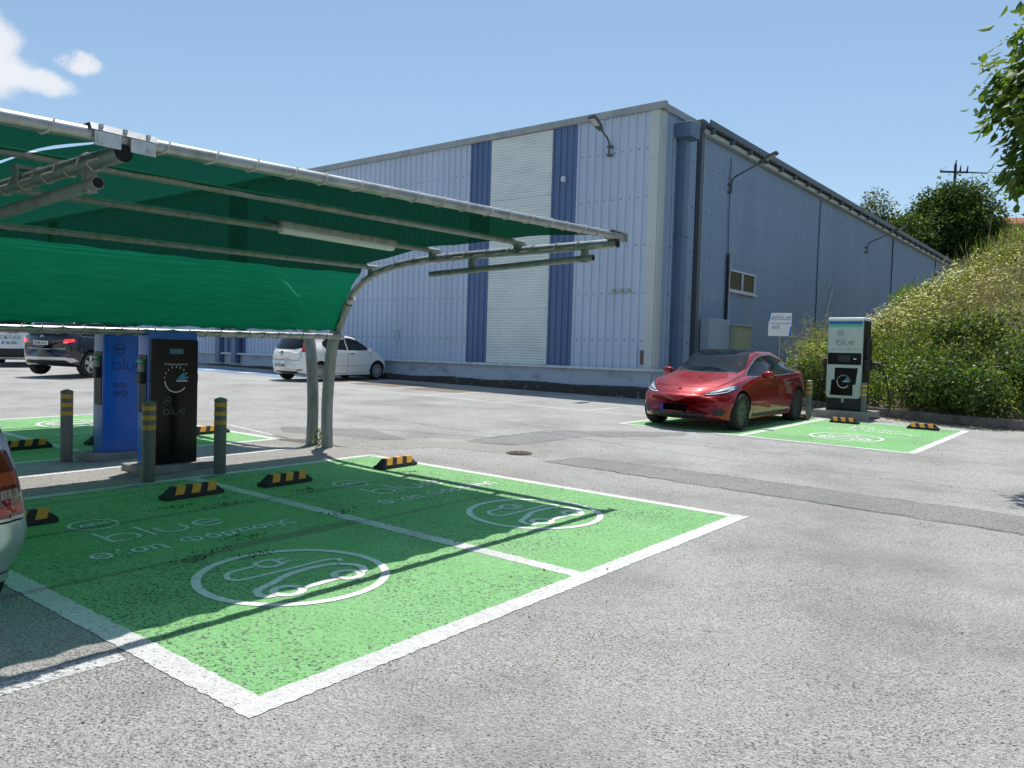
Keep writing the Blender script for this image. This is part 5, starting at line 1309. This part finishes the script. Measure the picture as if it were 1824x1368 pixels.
def hill_pt(s, t):
    p = Lnp(s, t); return np.concatenate([p, (ground_z(p[..., 0], p[..., 1])+bank(s, t))[..., None]], -1)
def terrain(name, sv, tv, keep, m):
    S_, T_ = np.meshgrid(sv, tv, indexing='ij'); V = hill_pt(S_, T_).reshape(-1, 3); n = len(tv)
    F = []
    for i in range(len(sv)-1):
        for j in range(n-1):
            if keep((sv[i]+sv[i+1])/2, (tv[j]+tv[j+1])/2): F.append((i*n+j, (i+1)*n+j, (i+1)*n+j+1, i*n+j+1))
    o = npmesh(name, V, np.array(F), m, smooth=True); return tag(o, kind='structure')
M['soil'] = mat('dry_soil', (.17, .125, .075), .95, noise=(1.3, (.07, .085, .03), .4, .6), bump=(6, .8, .05))
sv = np.concatenate([np.arange(16.6, 34, .3), np.arange(34, 64, 1.5), np.arange(64, 150, 5)]); tv = np.concatenate([np.arange(-70, -12, 4), np.arange(-12, 7.7, .3), [7.80]])
terrain('hill', sv, tv, lambda s, t: s > float(kerb_s(min(t, 5.4)))-.16 and (t < 5.4 or s > 21), M['soil'])
sv = np.arange(59.6, 152, 4.0); tv = np.arange(7.80, 90, 4.0)
terrain('hill', sv, tv, lambda s, t: True, M['soil'])
# ---- leaf material family
def leafmat(name, a, b, tr=.35, scale=3.0, spec=.3):
    m = newmat(name); N = m.node_tree; N.nodes.clear(); K = N.nodes.new; Lk = N.links.new
    o = K('ShaderNodeOutputMaterial'); t = K('ShaderNodeTexCoord'); n = K('ShaderNodeTexNoise'); n.inputs['Scale'].default_value = scale; n.inputs['Detail'].default_value = 4
    Lk(t.outputs['Object'], n.inputs[0]); r = K('ShaderNodeMapRange'); r.inputs[1].default_value = .38; r.inputs[2].default_value = .62; Lk(n.outputs[0], r.inputs[0])
    c = K('ShaderNodeMixRGB'); c.inputs[1].default_value = (*a, 1); c.inputs[2].default_value = (*b, 1); Lk(r.outputs[0], c.inputs[0])
    p = K('ShaderNodeBsdfPrincipled'); p.inputs['Roughness'].default_value = .5; p.inputs['Specular IOR Level'].default_value = spec; Lk(c.outputs[0], p.inputs['Base Color'])
    q = K('ShaderNodeBsdfTranslucent'); g_ = K('ShaderNodeMixRGB'); g_.blend_type = 'MULTIPLY'; g_.inputs[0].default_value = 1; g_.inputs[2].default_value = (1.5, 1.5, .6, 1); Lk(c.outputs[0], g_.inputs[1]); Lk(g_.outputs[0], q.inputs[0])
    x = K('ShaderNodeMixShader'); x.inputs[0].default_value = tr; Lk(p.outputs[0], x.inputs[1]); Lk(q.outputs[0], x.inputs[2]); Lk(x.outputs[0], o.inputs[0]); return m
M['leaf_dark'] = leafmat('leaf_dark', (.030, .060, .016), (.055, .095, .022))
M['leaf_mid'] = leafmat('leaf_mid', (.085, .15, .03), (.14, .21, .045), .42)
M['leaf_yellow'] = leafmat('leaf_yellow_green', (.22, .28, .07), (.31, .34, .11), .45)
M['leaf_bright'] = leafmat('grass_bright', (.15, .27, .035), (.22, .33, .06))
M['straw'] = leafmat('straw', (.42, .36, .20), (.33, .27, .13), .3)
M['umbel'] = leafmat('pale_flower', (.76, .76, .64), (.58, .60, .44), .35)
M['brown'] = leafmat('dry_brown', (.16, .095, .045), (.24, .15, .075), .2)
M['bark'] = mat('bark', (.10, .075, .055), .9, noise=(6, (.05, .04, .03), .4, .7), bump=(20, .6, .02))
def cards(P, L_, Wd, tilt=(.2, 1.2), up=None, point=True):
    """leaf quads (diamonds) at points P; returns V (n*4,3), F (n,4)"""
    n = len(P); az = rg.uniform(0, 2*np.pi, n); el = rg.uniform(tilt[0], tilt[1], n)
    d = np.stack([np.cos(az)*np.cos(el), np.sin(az)*np.cos(el), np.sin(el)], -1)
    if up is not None: d = d*(1-up)+np.array([0, 0, 1.0])*up; d /= np.linalg.norm(d, axis=1)[:, None]
    r = rg.normal(size=(n, 3)); s_ = np.cross(d, r); s_ /= np.linalg.norm(s_, axis=1)[:, None]+1e-9
    Ls = L_*rg.uniform(.6, 1.3, n)[:, None]; Ws = Wd*rg.uniform(.7, 1.3, n)[:, None]
    a = P; c = P+d*Ls; m = P+d*Ls*.45
    if point: V = np.stack([a, m+s_*Ws/2, c, m-s_*Ws/2], 1)
    else: V = np.stack([a-s_*Ws/2, a+s_*Ws/2, c+s_*Ws*.1, c-s_*Ws*.1], 1)
    return V.reshape(-1, 3), np.arange(n*4).reshape(-1, 4)
class Bag:
    def __init__(s): s.V = []; s.F = []; s.m = []; s.n = 0
    def add(s, V, F, mi):
        s.V.append(V); s.F.append(F+s.n); s.n += len(V); s.m.append(np.full(len(F), mi) if np.isscalar(mi) else mi)
    def build(s, name, mats, parent=None):
        return npmesh(name, np.concatenate(s.V), np.concatenate(s.F), mats, parent, np.concatenate(s.m))
def keepmask(s, t):
    ks = kerb_s(np.clip(t, -8, 5.4)); return (s > ks+.05) & (t < 7.7) & ((t < 5.4) | (s > 21))
def field(n, s0, s1, t0, t1, dens=None):
    s = rg.uniform(s0, s1, n); t = rg.uniform(t0, t1, n); k = keepmask(s, t)
    if dens is not None: k &= rg.uniform(0, 1, n) < dens(s, t)
    return s[k], t[k]
M['dead_leaf'] = mat('dead_leaf', (.055, .042, .03), .9)
VM = [M['leaf_dark'], M['leaf_mid'], M['leaf_yellow'], M['leaf_bright'], M['straw'], M['umbel'], M['brown'], M['dead_leaf']]
hgt = lambda s, t: bank(s, t)
# weeds over the whole bank: stems with small leaves, species chosen by height on the bank and by patch
veg = Bag()
def clump(n, s0, s1, t0, t1, height, leafL, leafW, mats, probs, per=14, dens=None, spread=.16, tilt=(-.2, 1.2), up=.25):
    s, t = field(n, s0, s1, t0, t1, dens); m = len(s); base = hill_pt(s, t)
    hh = height*rg.uniform(.5, 1.25, m)*(1+.45*wob(s, t, 1.7))
    k = np.repeat(np.arange(m), per); f = rg.uniform(.05, 1, len(k))
    P = base[k]+np.stack([rg.normal(0, spread, len(k))*(.4+f), rg.normal(0, spread, len(k))*(.4+f), hh[k]*f], -1)
    V, F = cards(P, leafL, leafW, tilt, up); ms = rg.choice(mats, m, p=probs); veg.add(V, F, ms[k])
low = lambda s, t: np.clip(1.35-bank(s, t)/1.7, 0, 1)
high = lambda s, t: np.clip((bank(s, t)-.5)/1.5, .08, 1)*(.55+.9*wob(s+3, t, .9)).clip(.12, 1)
top_ = lambda s, t: np.clip((bank(s, t)-2.4)/1.4, 0, 1)
clump(7500, 16.9, 24, -7, 5.4, .55, .085, .048, [0, 1, 2, 3], [.30, .44, .16, .10], 16, low, .15)
clump(10500, 17.2, 34, -7, 8.2, .50, .075, .035, [0, 1, 2, 4], [.07, .26, .40, .27], 14, high, .15)
clump(1800, 18, 40, -7, 8.2, .75, .17, .014, [2, 4, 6, 3], [.22, .46, .20, .12], 16, high, .14, (.5, 1.5), .5)
clump(1500, 20, 36, -7, 8.2, .80, .30, .020, [3, 2, 4], [.55, .2, .25], 16, lambda s, t: top_(s, t)*(wob(s, t, .8) > 0).astype(float), .14, (.6, 1.5), .5)
clump(2600, 18.5, 36, -7, 8.2, .62, .16, .014, [6, 4], [.5, .5], 18, lambda s, t: np.maximum(np.clip(wob(s+9, t+4, .9)*5-.2, 0, 1), .9*np.exp(-((t-.6)/1.3)**2-((s-20.6)/1.3)**2)), .16, (.4, 1.5), .45)
clump(1300, 23, 36, -7, 8.2, .85, .16, .012, [6, 4], [.6, .4], 16, lambda s, t: np.clip((bank(s, t)-3.3)/.8, 0, 1), .14, (.5, 1.5), .5)
clump(500, 17.0, 22, -7, 5.4, .75, .12, .012, [4, 2, 6], [.5, .3, .2], 14, lambda s, t: np.clip(wob(s+2, t-6, 1.6)*6, 0, 1), .12, (.5, 1.5), .5)
clump(900, 17.5, 30, -7, 8.2, .55, .11, .07, [0, 1], [.75, .25], 20, lambda s, t: np.clip(wob(s-5, t+1, 1.4)*6-.9, 0, 1), .18)
# pale flower heads scattered above the weeds
s, t = field(22000, 17.2, 36, -7, 8.2, lambda s, t: np.clip((bank(s, t)-.3)/1.4, .04, 1)*np.clip((4.0-bank(s, t))/1.2, .12, 1)*np.clip(.40+3.2*wob(s, t+7, .9), .04, 1))
base = hill_pt(s, t); m = len(s); hh = rg.uniform(.45, .85, m); P0 = base+np.stack([rg.normal(0, .08, m), rg.normal(0, .08, m), hh], -1)
k = np.repeat(np.arange(m), 3); P = P0[k]+rg.normal(0, .05, (len(k), 3))*np.array([1, 1, .35]); aa = rg.uniform(0, 6.28, len(k)); rr_ = rg.uniform(.012, .036, len(k)); tl = rg.normal(0, .22, (len(k), 2))
q4 = []
for j in range(4):                              # flat umbels facing the sky
    dx = np.cos(aa+j*1.571)*rr_; dy = np.sin(aa+j*1.571)*rr_; q4.append(P+np.stack([dx, dy, dx*tl[:, 0]+dy*tl[:, 1]], -1))
veg.add(np.stack(q4, 1).reshape(-1, 3), np.arange(len(k)*4).reshape(-1, 4), 5)
V, F = cards(base, .75, .008, (1.3, 1.55), None, False); veg.add(V, F, rg.choice([2, 4], m))
# litter at the kerb
tag(veg.build('hillside_weeds', VM), 'wild weeds, dry grass and pale flower heads covering the steep bank', 'weeds', kind='stuff')
lit = Bag(); n = 900; t = rg.uniform(-8, 4.5, n); s = kerb_s(t)-.14-np.abs(rg.normal(0, .38, n)); p = Lnp(s, t); P = np.concatenate([p, (ground_z(p[:, 0], p[:, 1])+.012)[:, None]], -1)
V, F = cards(P, .05, .03, (-.05, .25)); lit.add(V, F, rg.choice([4, 6], n)); n = 480
ce = np.array([(1.55, 2.45), (1.25, 2.25), (1.75, 3.75), (2.05, 3.55), (1.35, 2.0), (3.0, 3.6), (2.6, 2.6), (4.4, 3.7), (1.0, 2.15)]); k = rg.integers(0, 9, n); p = Lnp(ce[k, 0]+rg.normal(0, .09, n), ce[k, 1]+rg.normal(0, .05, n)); P = np.concatenate([p, (ground_z(p[:, 0], p[:, 1])+.010)[:, None]], -1); V, F = cards(P, .020, .012, (-.05, .15)); lit.add(V, F, rg.choice([6, 7], n, p=[.3, .7]))
n = 160; P = np.stack([rg.uniform(-2, 7, n), rg.uniform(2.5, 12, n), np.zeros(n)], -1); P[:, 2] = ground_z(P[:, 0], P[:, 1])+.006; V, F = cards(P, .022, .014, (-.05, .3)); lit.add(V, F, rg.choice([4, 6], n))
tag(lit.build('leaf_litter', VM), 'dry leaves and twigs lying on the asphalt and along the kerb', 'leaf litter', kind='stuff')

# ---- shrubs and trees: a root with trunk and crown
def blob_points(n, blobs, shell=.55):
    """points in the outer part of several ellipsoids (x,y,z,rx,ry,rz)"""
    B = np.array(blobs, float); vol = (B[:, 3]*B[:, 4]*B[:, 5])**.75; k = rg.choice(len(B), n, p=vol/vol.sum())
    d = rg.normal(size=(n, 3)); d /= np.linalg.norm(d, axis=1)[:, None]; r = rg.uniform(shell**2, 1, n)**.5
    r = r*(1+.16*np.sin(d[:, 0]*7+k)*np.sin(d[:, 1]*6+k*2)+.12*np.sin(d[:, 2]*9+k*3))
    return B[k, :3]+d*r[:, None]*B[k, 3:6]
def plant(name, label, cat, loc, blobs, n, L_, Wd, mats, probs, trunk=None, group=None, tilt=(-.6, .9), sprigs=0, shell=.5):
    t = thing(name, label, cat, loc, 0, group); b = Bag()
    P = blob_points(n, blobs, shell); cl = rg.integers(0, max(8, n//60), n); V, F = cards(P, L_, Wd, tilt)
    g = np.floor((P[:, 0]*1.7+P[:, 2]*2.3+P[:, 1]*1.3)*1.2).astype(int) % 7
    base = rg.choice(len(mats), 7, p=probs); pick = np.where(rg.uniform(0, 1, n) < .55, base[g], rg.choice(len(mats), n, p=probs))
    b.add(V, F, pick)
    if sprigs:
        Q = blob_points(sprigs, blobs, .92); c = np.array([blobs[0][0], blobs[0][1], blobs[0][2]*.5]); dr = Q-c; dr /= np.linalg.norm(dr, axis=1)[:, None]; dr = dr*.5+np.array([0, 0, .6])
        k = np.repeat(np.arange(sprigs), 7); f = rg.uniform(0, 1, len(k))[:, None]; ln = max(q[5] for q in blobs)*.34
        P = Q[k]+dr[k]*f*ln+rg.normal(0, L_*.5, (len(k), 3)); V, F = cards(P, L_, Wd, tilt); b.add(V, F, rg.choice(len(mats), len(k), p=probs))
    b.build('crown' if cat == 'tree' else 'foliage', mats, t)
    m = MB(); trunk = trunk or [((0, 0, -.2), (blobs[0][0], blobs[0][1], blobs[0][2]), .03)]
    rr = random.Random(len(blobs)+n)
    for a, c, r in trunk:
        a, c = Vector(a), Vector(c); mid = (a+c)/2+Vector((rr.uniform(-.1, .1), rr.uniform(-.1, .1), 0))*(c-a).length*.5
        m.tube([a, mid, c], [r, r*.75, r*.4], 8)
    m.build('trunk' if cat == 'tree' else 'stem', M['bark'], t, 60)
    return t
def at(x, y, z=None): return (x, y, z)
def onhill(s, t):
    p = hill_pt(np.array([float(s)]), np.array([float(t)]))[0]; return (float(p[0]), float(p[1]), float(p[2])-.05)
G = 'shrubs on the bank'
plant('shrub', 'leafy green shrub with dry tips between the red car and the white charger', 'shrub', onhill(18.9, 3.6), [(0, 0, .75, .9, .9, .75), (.3, .5, 1.2, .6, .6, .5), (-.4, -.3, .8, .6, .6, .6)], 6500, .075, .045, [M['leaf_dark'], M['leaf_mid'], M['leaf_yellow'], M['straw']], [.3, .42, .18, .10], group=G, sprigs=90)
plant('shrub', 'straw-coloured brush rising left of the white charger above the green shrub', 'shrub', onhill(20.3, 4.2), [(0, 0, .9, .9, .9, .8), (.5, .6, 1.1, .6, .7, .6)], 4200, .10, .012, [M['leaf_yellow'], M['straw'], M['brown']], [.35, .45, .2], group=G, sprigs=160, tilt=(.1, 1.4))
plant('shrub', 'dark leafy shrub on the lower bank just right of the charger cable', 'shrub', onhill(17.6, .9), [(0, 0, .5, .8, .8, .55), (.3, -.8, .5, .7, .8, .5)], 5200, .085, .055, [M['leaf_dark'], M['leaf_mid']], [.6, .4], group=G, sprigs=40)
plant('shrub', 'bramble-like dark shrub in the middle of the bank below the dry patch', 'shrub', onhill(19.6, .4), [(0, 0, .3, .6, .7, .4), (-.3, .7, .3, .4, .5, .35)], 2400, .085, .055, [M['leaf_dark'], M['leaf_mid'], M['leaf_yellow']], [.5, .35, .15], group=G, sprigs=60)
plant('shrub', 'glossy round-leaved shrub near the right edge halfway up the bank', 'shrub', onhill(20.6, -1.5), [(0, 0, .35, .5, .8, .45)], 2200, .10, .07, [M['leaf_dark'], M['leaf_mid']], [.5, .5], group=G, sprigs=40)
plant('shrub', 'low dark green shrub at the foot of the bank by the right edge', 'shrub', onhill(17.7, -1.3), [(0, 0, .45, .7, 1.0, .5), (0, 1.0, .4, .6, .7, .45)], 5200, .08, .05, [M['leaf_dark'], M['leaf_mid']], [.65, .35], group=G, sprigs=40)
plant('shrub', 'dusty shrub beside the leaning pole on top of the bank', 'shrub', onhill(29.0, .9), [(0, 0, .4, .8, .9, .5)], 2200, .10, .06, [M['leaf_mid'], M['leaf_yellow'], M['straw']], [.5, .3, .2], group=G)
plant('reed_clump', 'clump of long bright green blades near the top of the bank against the side wall', 'reeds', onhill(29.0, 3.6), [(0, 0, .5, .8, .8, .5)], 1400, .55, .035, [M['leaf_bright'], M['leaf_mid']], [.6, .4], tilt=(.4, 1.4))
plant('weed', 'small weed growing out of the ground at the foot of the canopy posts', 'plant', tuple(L(4.78, 5.72)), [(0, 0, .13, .06, .06, .13)], 110, .05, .018, [M['leaf_mid'], M['leaf_yellow']], [.6, .4], trunk=[((0, 0, 0), (0, 0, .28), .004)], tilt=(.2, 1.3))
TG = 'trees beyond the warehouse'
def tree(x, y, z, label, blobs, n, L_, Wd, mats, probs, trunk, spr=0): return plant('tree', label, 'tree', (x, y, z), blobs, n, L_, Wd, mats, probs, trunk, TG, sprigs=spr, shell=.35)
tree(38.5, 72, 9.0, 'big dense dark green tree behind the far end of the warehouse', [(0, 0, 4.6, 3.9, 3.8, 3.6), (-3.2, 0, 3.6, 2.6, 2.6, 2.8), (2.6, .5, 5.4, 2.4, 2.6, 3.2), (.4, -1, 6.8, 2.0, 2.0, 2.3), (-1.5, 0, 6.2, 1.6, 1.6, 2.0)], 26000, .30, .17, [M['leaf_dark'], M['leaf_mid']], [.72, .28], [((0, 0, -1), (0, 0, 5), .22), ((0, 0, 2), (-3, 0, 4), .12), ((0, 0, 2.5), (2.6, .5, 6), .12)], 190)
tree(42.8, 71, 9.0, 'bushy mid green tree with yellowish edge, right of the dense dark one', [(0, 0, 2.6, 2.2, 2.2, 2.8), (-1.2, 0, 4.4, 1.4, 1.4, 1.6), (1.5, 0, 1.6, 1.4, 1.4, 1.8)], 9000, .26, .15, [M['leaf_dark'], M['leaf_mid'], M['leaf_yellow']], [.35, .45, .2], [((0, 0, -1), (0, 0, 3), .15), ((0, 0, 1), (-1.2, 0, 4.4), .08)], 60)
tree(31.8, 72, 9.0, 'thin brownish tree showing over the roof edge, leftmost of the trees', [(.3, 0, 6.2, 1.5, 1.5, 1.8), (-.9, 0, 5.0, 1.5, 1.3, 1.4), (1.4, 0, 4.4, 1.6, 1.4, 1.6)], 3200, .26, .13, [M['leaf_dark'], M['brown'], M['leaf_mid']], [.5, .22, .28], [((0, 0, -1), (.3, 0, 6), .15), ((0, 0, 3), (-.9, 0, 5), .08), ((0, 0, 2.5), (1.4, 0, 4.4), .08)], 60)
tree(34.2, 70, 8.4, 'low rounded tree filling in below the thin brownish one', [(0, 0, 3.6, 2.6, 2.4, 2.4)], 7000, .26, .15, [M['leaf_dark'], M['leaf_mid']], [.6, .4], [((0, 0, -1), (0, 0, 3.6), .15)], 30)
tree(66, 118, 9.5, 'round-topped dark pine on the skyline left of the tiled roof', [(0, 0, 9.2, 6.0, 5, 3.2), (-5, 0, 8.0, 4, 4, 2.5), (4.5, 0, 8.0, 3.5, 4, 2.4)], 9000, .5, .25, [M['leaf_dark'], M['leaf_mid']], [.8, .2], [((0, 0, -1), (0, 0, 8), .3)])
tree(82, 128, 10, 'distant dark pine on the skyline behind the tiled roof', [(0, 0, 8.2, 6, 5, 2.6), (7, 0, 8.4, 6, 5, 2.8), (-4, 0, 7.4, 4, 4, 2.2)], 9000, .5, .25, [M['leaf_dark'], M['leaf_mid']], [.85, .15], [((0, 0, -1), (0, 0, 8), .3), ((7, 0, -1), (7, 0, 8), .3)])
# tall mass of the near tree, its crown hanging in from the right
def near_tree():
    t = thing('broadleaf_tree', 'broad-leaved tree with drooping pointed leaves hanging in at the top right corner', 'tree', (8.6, 9.6, gz(8.6, 9.6)))
    import itertools
    O = np.array([8.6, 9.6, gz(8.6, 9.6)])
    ends = [(5.62, 9.1, 4.55), (5.55, 9.4, 4.85), (5.75, 9.3, 5.15), (5.95, 9.0, 5.35), (6.15, 9.2, 5.75), (5.8, 9.0, 4.30), (6.0, 9.2, 4.05), (5.95, 8.9, 4.75), (6.2, 9.1, 5.0), (6.3, 9.3, 4.4), (5.75, 9.2, 3.72), (5.95, 9.1, 3.52),
            (6.15, 9.0, 3.75), (6.1, 9.3, 3.35), (6.35, 9.1, 3.40), (6.4, 9.2, 3.9), (6.5, 9, 5.3), (6.45, 9.3, 5.9), (6.7, 9.1, 6.3), (6.6, 9, 4.8)]
    zz_ = [3.4, 3.52, 3.85, 4.05, 4.3, 4.7, 4.96, 5.6, 6.4]; xm_ = [6.05, 5.87, 5.50, 5.75, 5.62, 5.40, 5.37, 5.80, 6.1]
    for _ in range(95):                          # outer shell of the crown on the side of the lot
        z = rg.uniform(3.5, 6.4); ends.append((np.interp(z, zz_, xm_)+.08+abs(rg.normal(0, .45)), rg.uniform(8.8, 9.9), z))
    for _ in range(60):
        a = rg.uniform(0, 6.28); z = rg.uniform(-1.3, 2.4); r = 2.15*math.sqrt(max(.05, 1-(z/2.6)**2))*rg.uniform(.45, 1)
        p = (9.2+r*math.cos(a), 9.6+r*math.sin(a), 5.6+z)
        if p[0]/p[1] > .645: ends.append(p)
    ends = [np.array(e)-O+(np.array([.12, 0, 0]) if i < 115 else 0) for i, e in enumerate(ends)]; m = MB(); m.tube([(0, 0, -.1), (.05, .05, 1.2), (0, 0, 2.6), (.1, .05, 4.4)], [.17, .14, .12, .05], 12); m.build('trunk', M['bark'], t, 60)
    m = MB(); b = Bag(); LV, LF, LM = [], [], []; cnt = 0
    for e in ends:
        f = min(1, max(.3, (e[2]-1.4)/3.5)); st = np.array([.05, .03, 1.6+f*2.2]); st[2] = min(st[2], e[2]-.1 if e[2] > 2 else 1.7)
        mid = (st+e)/2+np.array([0, 0, .25]); m.tube([st, mid, e], [.03, .018, .005], 6)
        nl = 80
        for q in range(nl):
            ff = rg.uniform(.72, 1.04); bp = st*(1-ff)**2+2*mid*ff*(1-ff)+e*ff**2+rg.normal(0, .12, 3)
            out = (e-st); az = math.atan2(out[1], out[0])+rg.normal(0, .9); el = rg.uniform(-1.35, -.25)
            d = Vector((math.cos(az)*math.cos(el), math.sin(az)*math.cos(el), math.sin(el))); sd = d.cross(Vector((0, 0, 1))).normalized(); sd = (sd+Vector(rg.normal(0, .35, 3))).normalized(); sd = (sd-d*sd.dot(d)).normalized(); nn = d.cross(sd)
            Ln = .165*rg.uniform(.6, 1.25); Wn = Ln*.24; p0 = Vector(bp)
            v = [p0, p0+d*Ln*.35+sd*Wn+nn*.012, p0+d*Ln*.40, p0+d*Ln*.35-sd*Wn+nn*.012, p0+d*Ln*.72+sd*Wn*.7, p0+d*Ln*.75-nn*.01, p0+d*Ln*.72-sd*Wn*.7, p0+d*Ln-nn*.03]
            LV += [tuple(x) for x in v]; LF += [(cnt, cnt+1, cnt+2, cnt), (cnt, cnt+2, cnt+3, cnt)]; LF[-2:] = []
            LF += [(cnt+1, cnt+4, cnt+5, cnt+2), (cnt+2, cnt+5, cnt+6, cnt+3)]; LM += [(cnt, cnt+1, cnt+2), (cnt, cnt+2, cnt+3), (cnt+4, cnt+7, cnt+5), (cnt+5, cnt+7, cnt+6)]; cnt += 8
    m.build('branches', M['bark'], t, 60)
    q = MB(); q.v = LV; q.f = LF+LM; nl = cnt//8; q.m = [0]*len(q.f)
    me = bpy.data.meshes.new('crown'); me.from_pydata(q.v, [], q.f)
    for mm in (M['near_leaf'], M['near_leaf_light']): me.materials.append(mm)
    pick = rg.uniform(0, 1, nl) < .25
    me.polygons.foreach_set('material_index', [int(pick[f[0]//8]) for f in q.f]); me.polygons.foreach_set('use_smooth', [True]*len(q.f)); me.update()
    o = bpy.data.objects.new('crown', me); COL.objects.link(o); o.parent = t
M['near_leaf'] = leafmat('near_leaf', (.07, .125, .025), (.11, .18, .035), .45, 2.0, .25)
M['near_leaf_light'] = leafmat('near_leaf_light', (.10, .16, .04), (.15, .20, .05), .4, 2.0, .5)
near_tree()

# ---- poles and the house beyond the bank
pb = thing('utility_pole', 'dark power pole with two cross-arms standing behind the big tree', 'utility pole', (40.6, 75, 8.6))
m = MB(); m.tube([(0, 0, 0), (0, 0, 11.7)], [.17, .12], 10); m.build('pole', M['cable_black'], pb, 60)
for z, w_ in ((11.0, 2.6), (9.35, 2.5)):
    m = MB(); m.box((-.1, 0, z), (w_, .12, .16)); m.build('cross_arm', M['cable_black'], pb)
for x, z in ((-.95, 9.45), (.75, 9.45), (-.75, 9.6), (.95, 9.6), (0, 11.6), (.45, 11.1), (1.1, 11.1)): m = MB(); m.tube([(x, 0, z), (x+.06, 0, z+.55)], [.09, .03], 6); m.build('insulator', M['cable_black'], pb)
m = MB(); m.tube([(1.2, 0, 11.05), (8, -1.5, 10.75), (20, -4, 11.2)], .02, 5); m.tube([(1.1, 0, 11.0), (3.0, 0, 10.95)], .05, 5); m.build('wire', M['cable_black'], pb)
q = onhill(30.3, 1.86)
lp = thing('lamp_post', 'thin rusty leaning lamp post on top of the bank by the tiled roof', 'lamp post', q)
M['rusty'] = mat('rusty_pole', (.17, .10, .08), .8, noise=(5, (.28, .20, .17), .4, .7))
m = MB(); m.tube([(0, 0, -.2), (.10, 0, 1.3), (.20, 0, 2.72)], [.035, .028, .022], 8); m.build('pole', M['rusty'], lp, 60)
m = MB(); m.tube([(.20, 0, 2.70), (.34, 0, 2.72)], .02, 6); m.box((.22, 0, 2.70), (.08, .06, .06)); m.build('lamp_arm', M['lamp_grey'], lp)
hs = thing('house', 'low house with orange tiled roof half hidden behind the top of the bank', 'house', (50.8, 80, 11.3), R_(-6))
M['tile'] = mat('clay_tile', (.42, .15, .08), .8, noise=((3, 3, 3), (.30, .12, .07), .4, .65)); M['render_wall'] = mat('house_render', (.42, .42, .40), .9, noise=(.8, (.30, .31, .31), .4, .7))
m = MB(); m.box((0, 0, 1.9), (16, 8, 3.8)); m.build('wall', M['render_wall'], hs)
m = MB()
for i in range(46):
    x = -8.4+i*.365; m.tube([(x, -4.5, 3.75), (x+0, 0, 5.1)], .15, 6); m.tube([(x, 4.5, 3.75), (x, 0, 5.1)], .15, 6)
m.add([(-8.5, -4.5, 3.7), (8.5, -4.5, 3.7), (8.5, 0, 5.05), (-8.5, 0, 5.05), (-8.5, 4.5, 3.7), (8.5, 4.5, 3.7)], [(0, 1, 2, 3), (3, 2, 5, 4), (0, 3, 4), (1, 5, 2)]); m.build('roof', M['tile'], hs)
m = MB(); m.box((-3, -4.03, 2.0), (1.2, .1, 1.2)); m.box((3, -4.03, 2.0), (1.2, .1, 1.2)); m.build('window', M['window_dark'], hs)
for o in bpy.data.objects:
    if o.type == 'MESH' and o.parent is None and 'kind' not in o: tag(o, kind='structure')
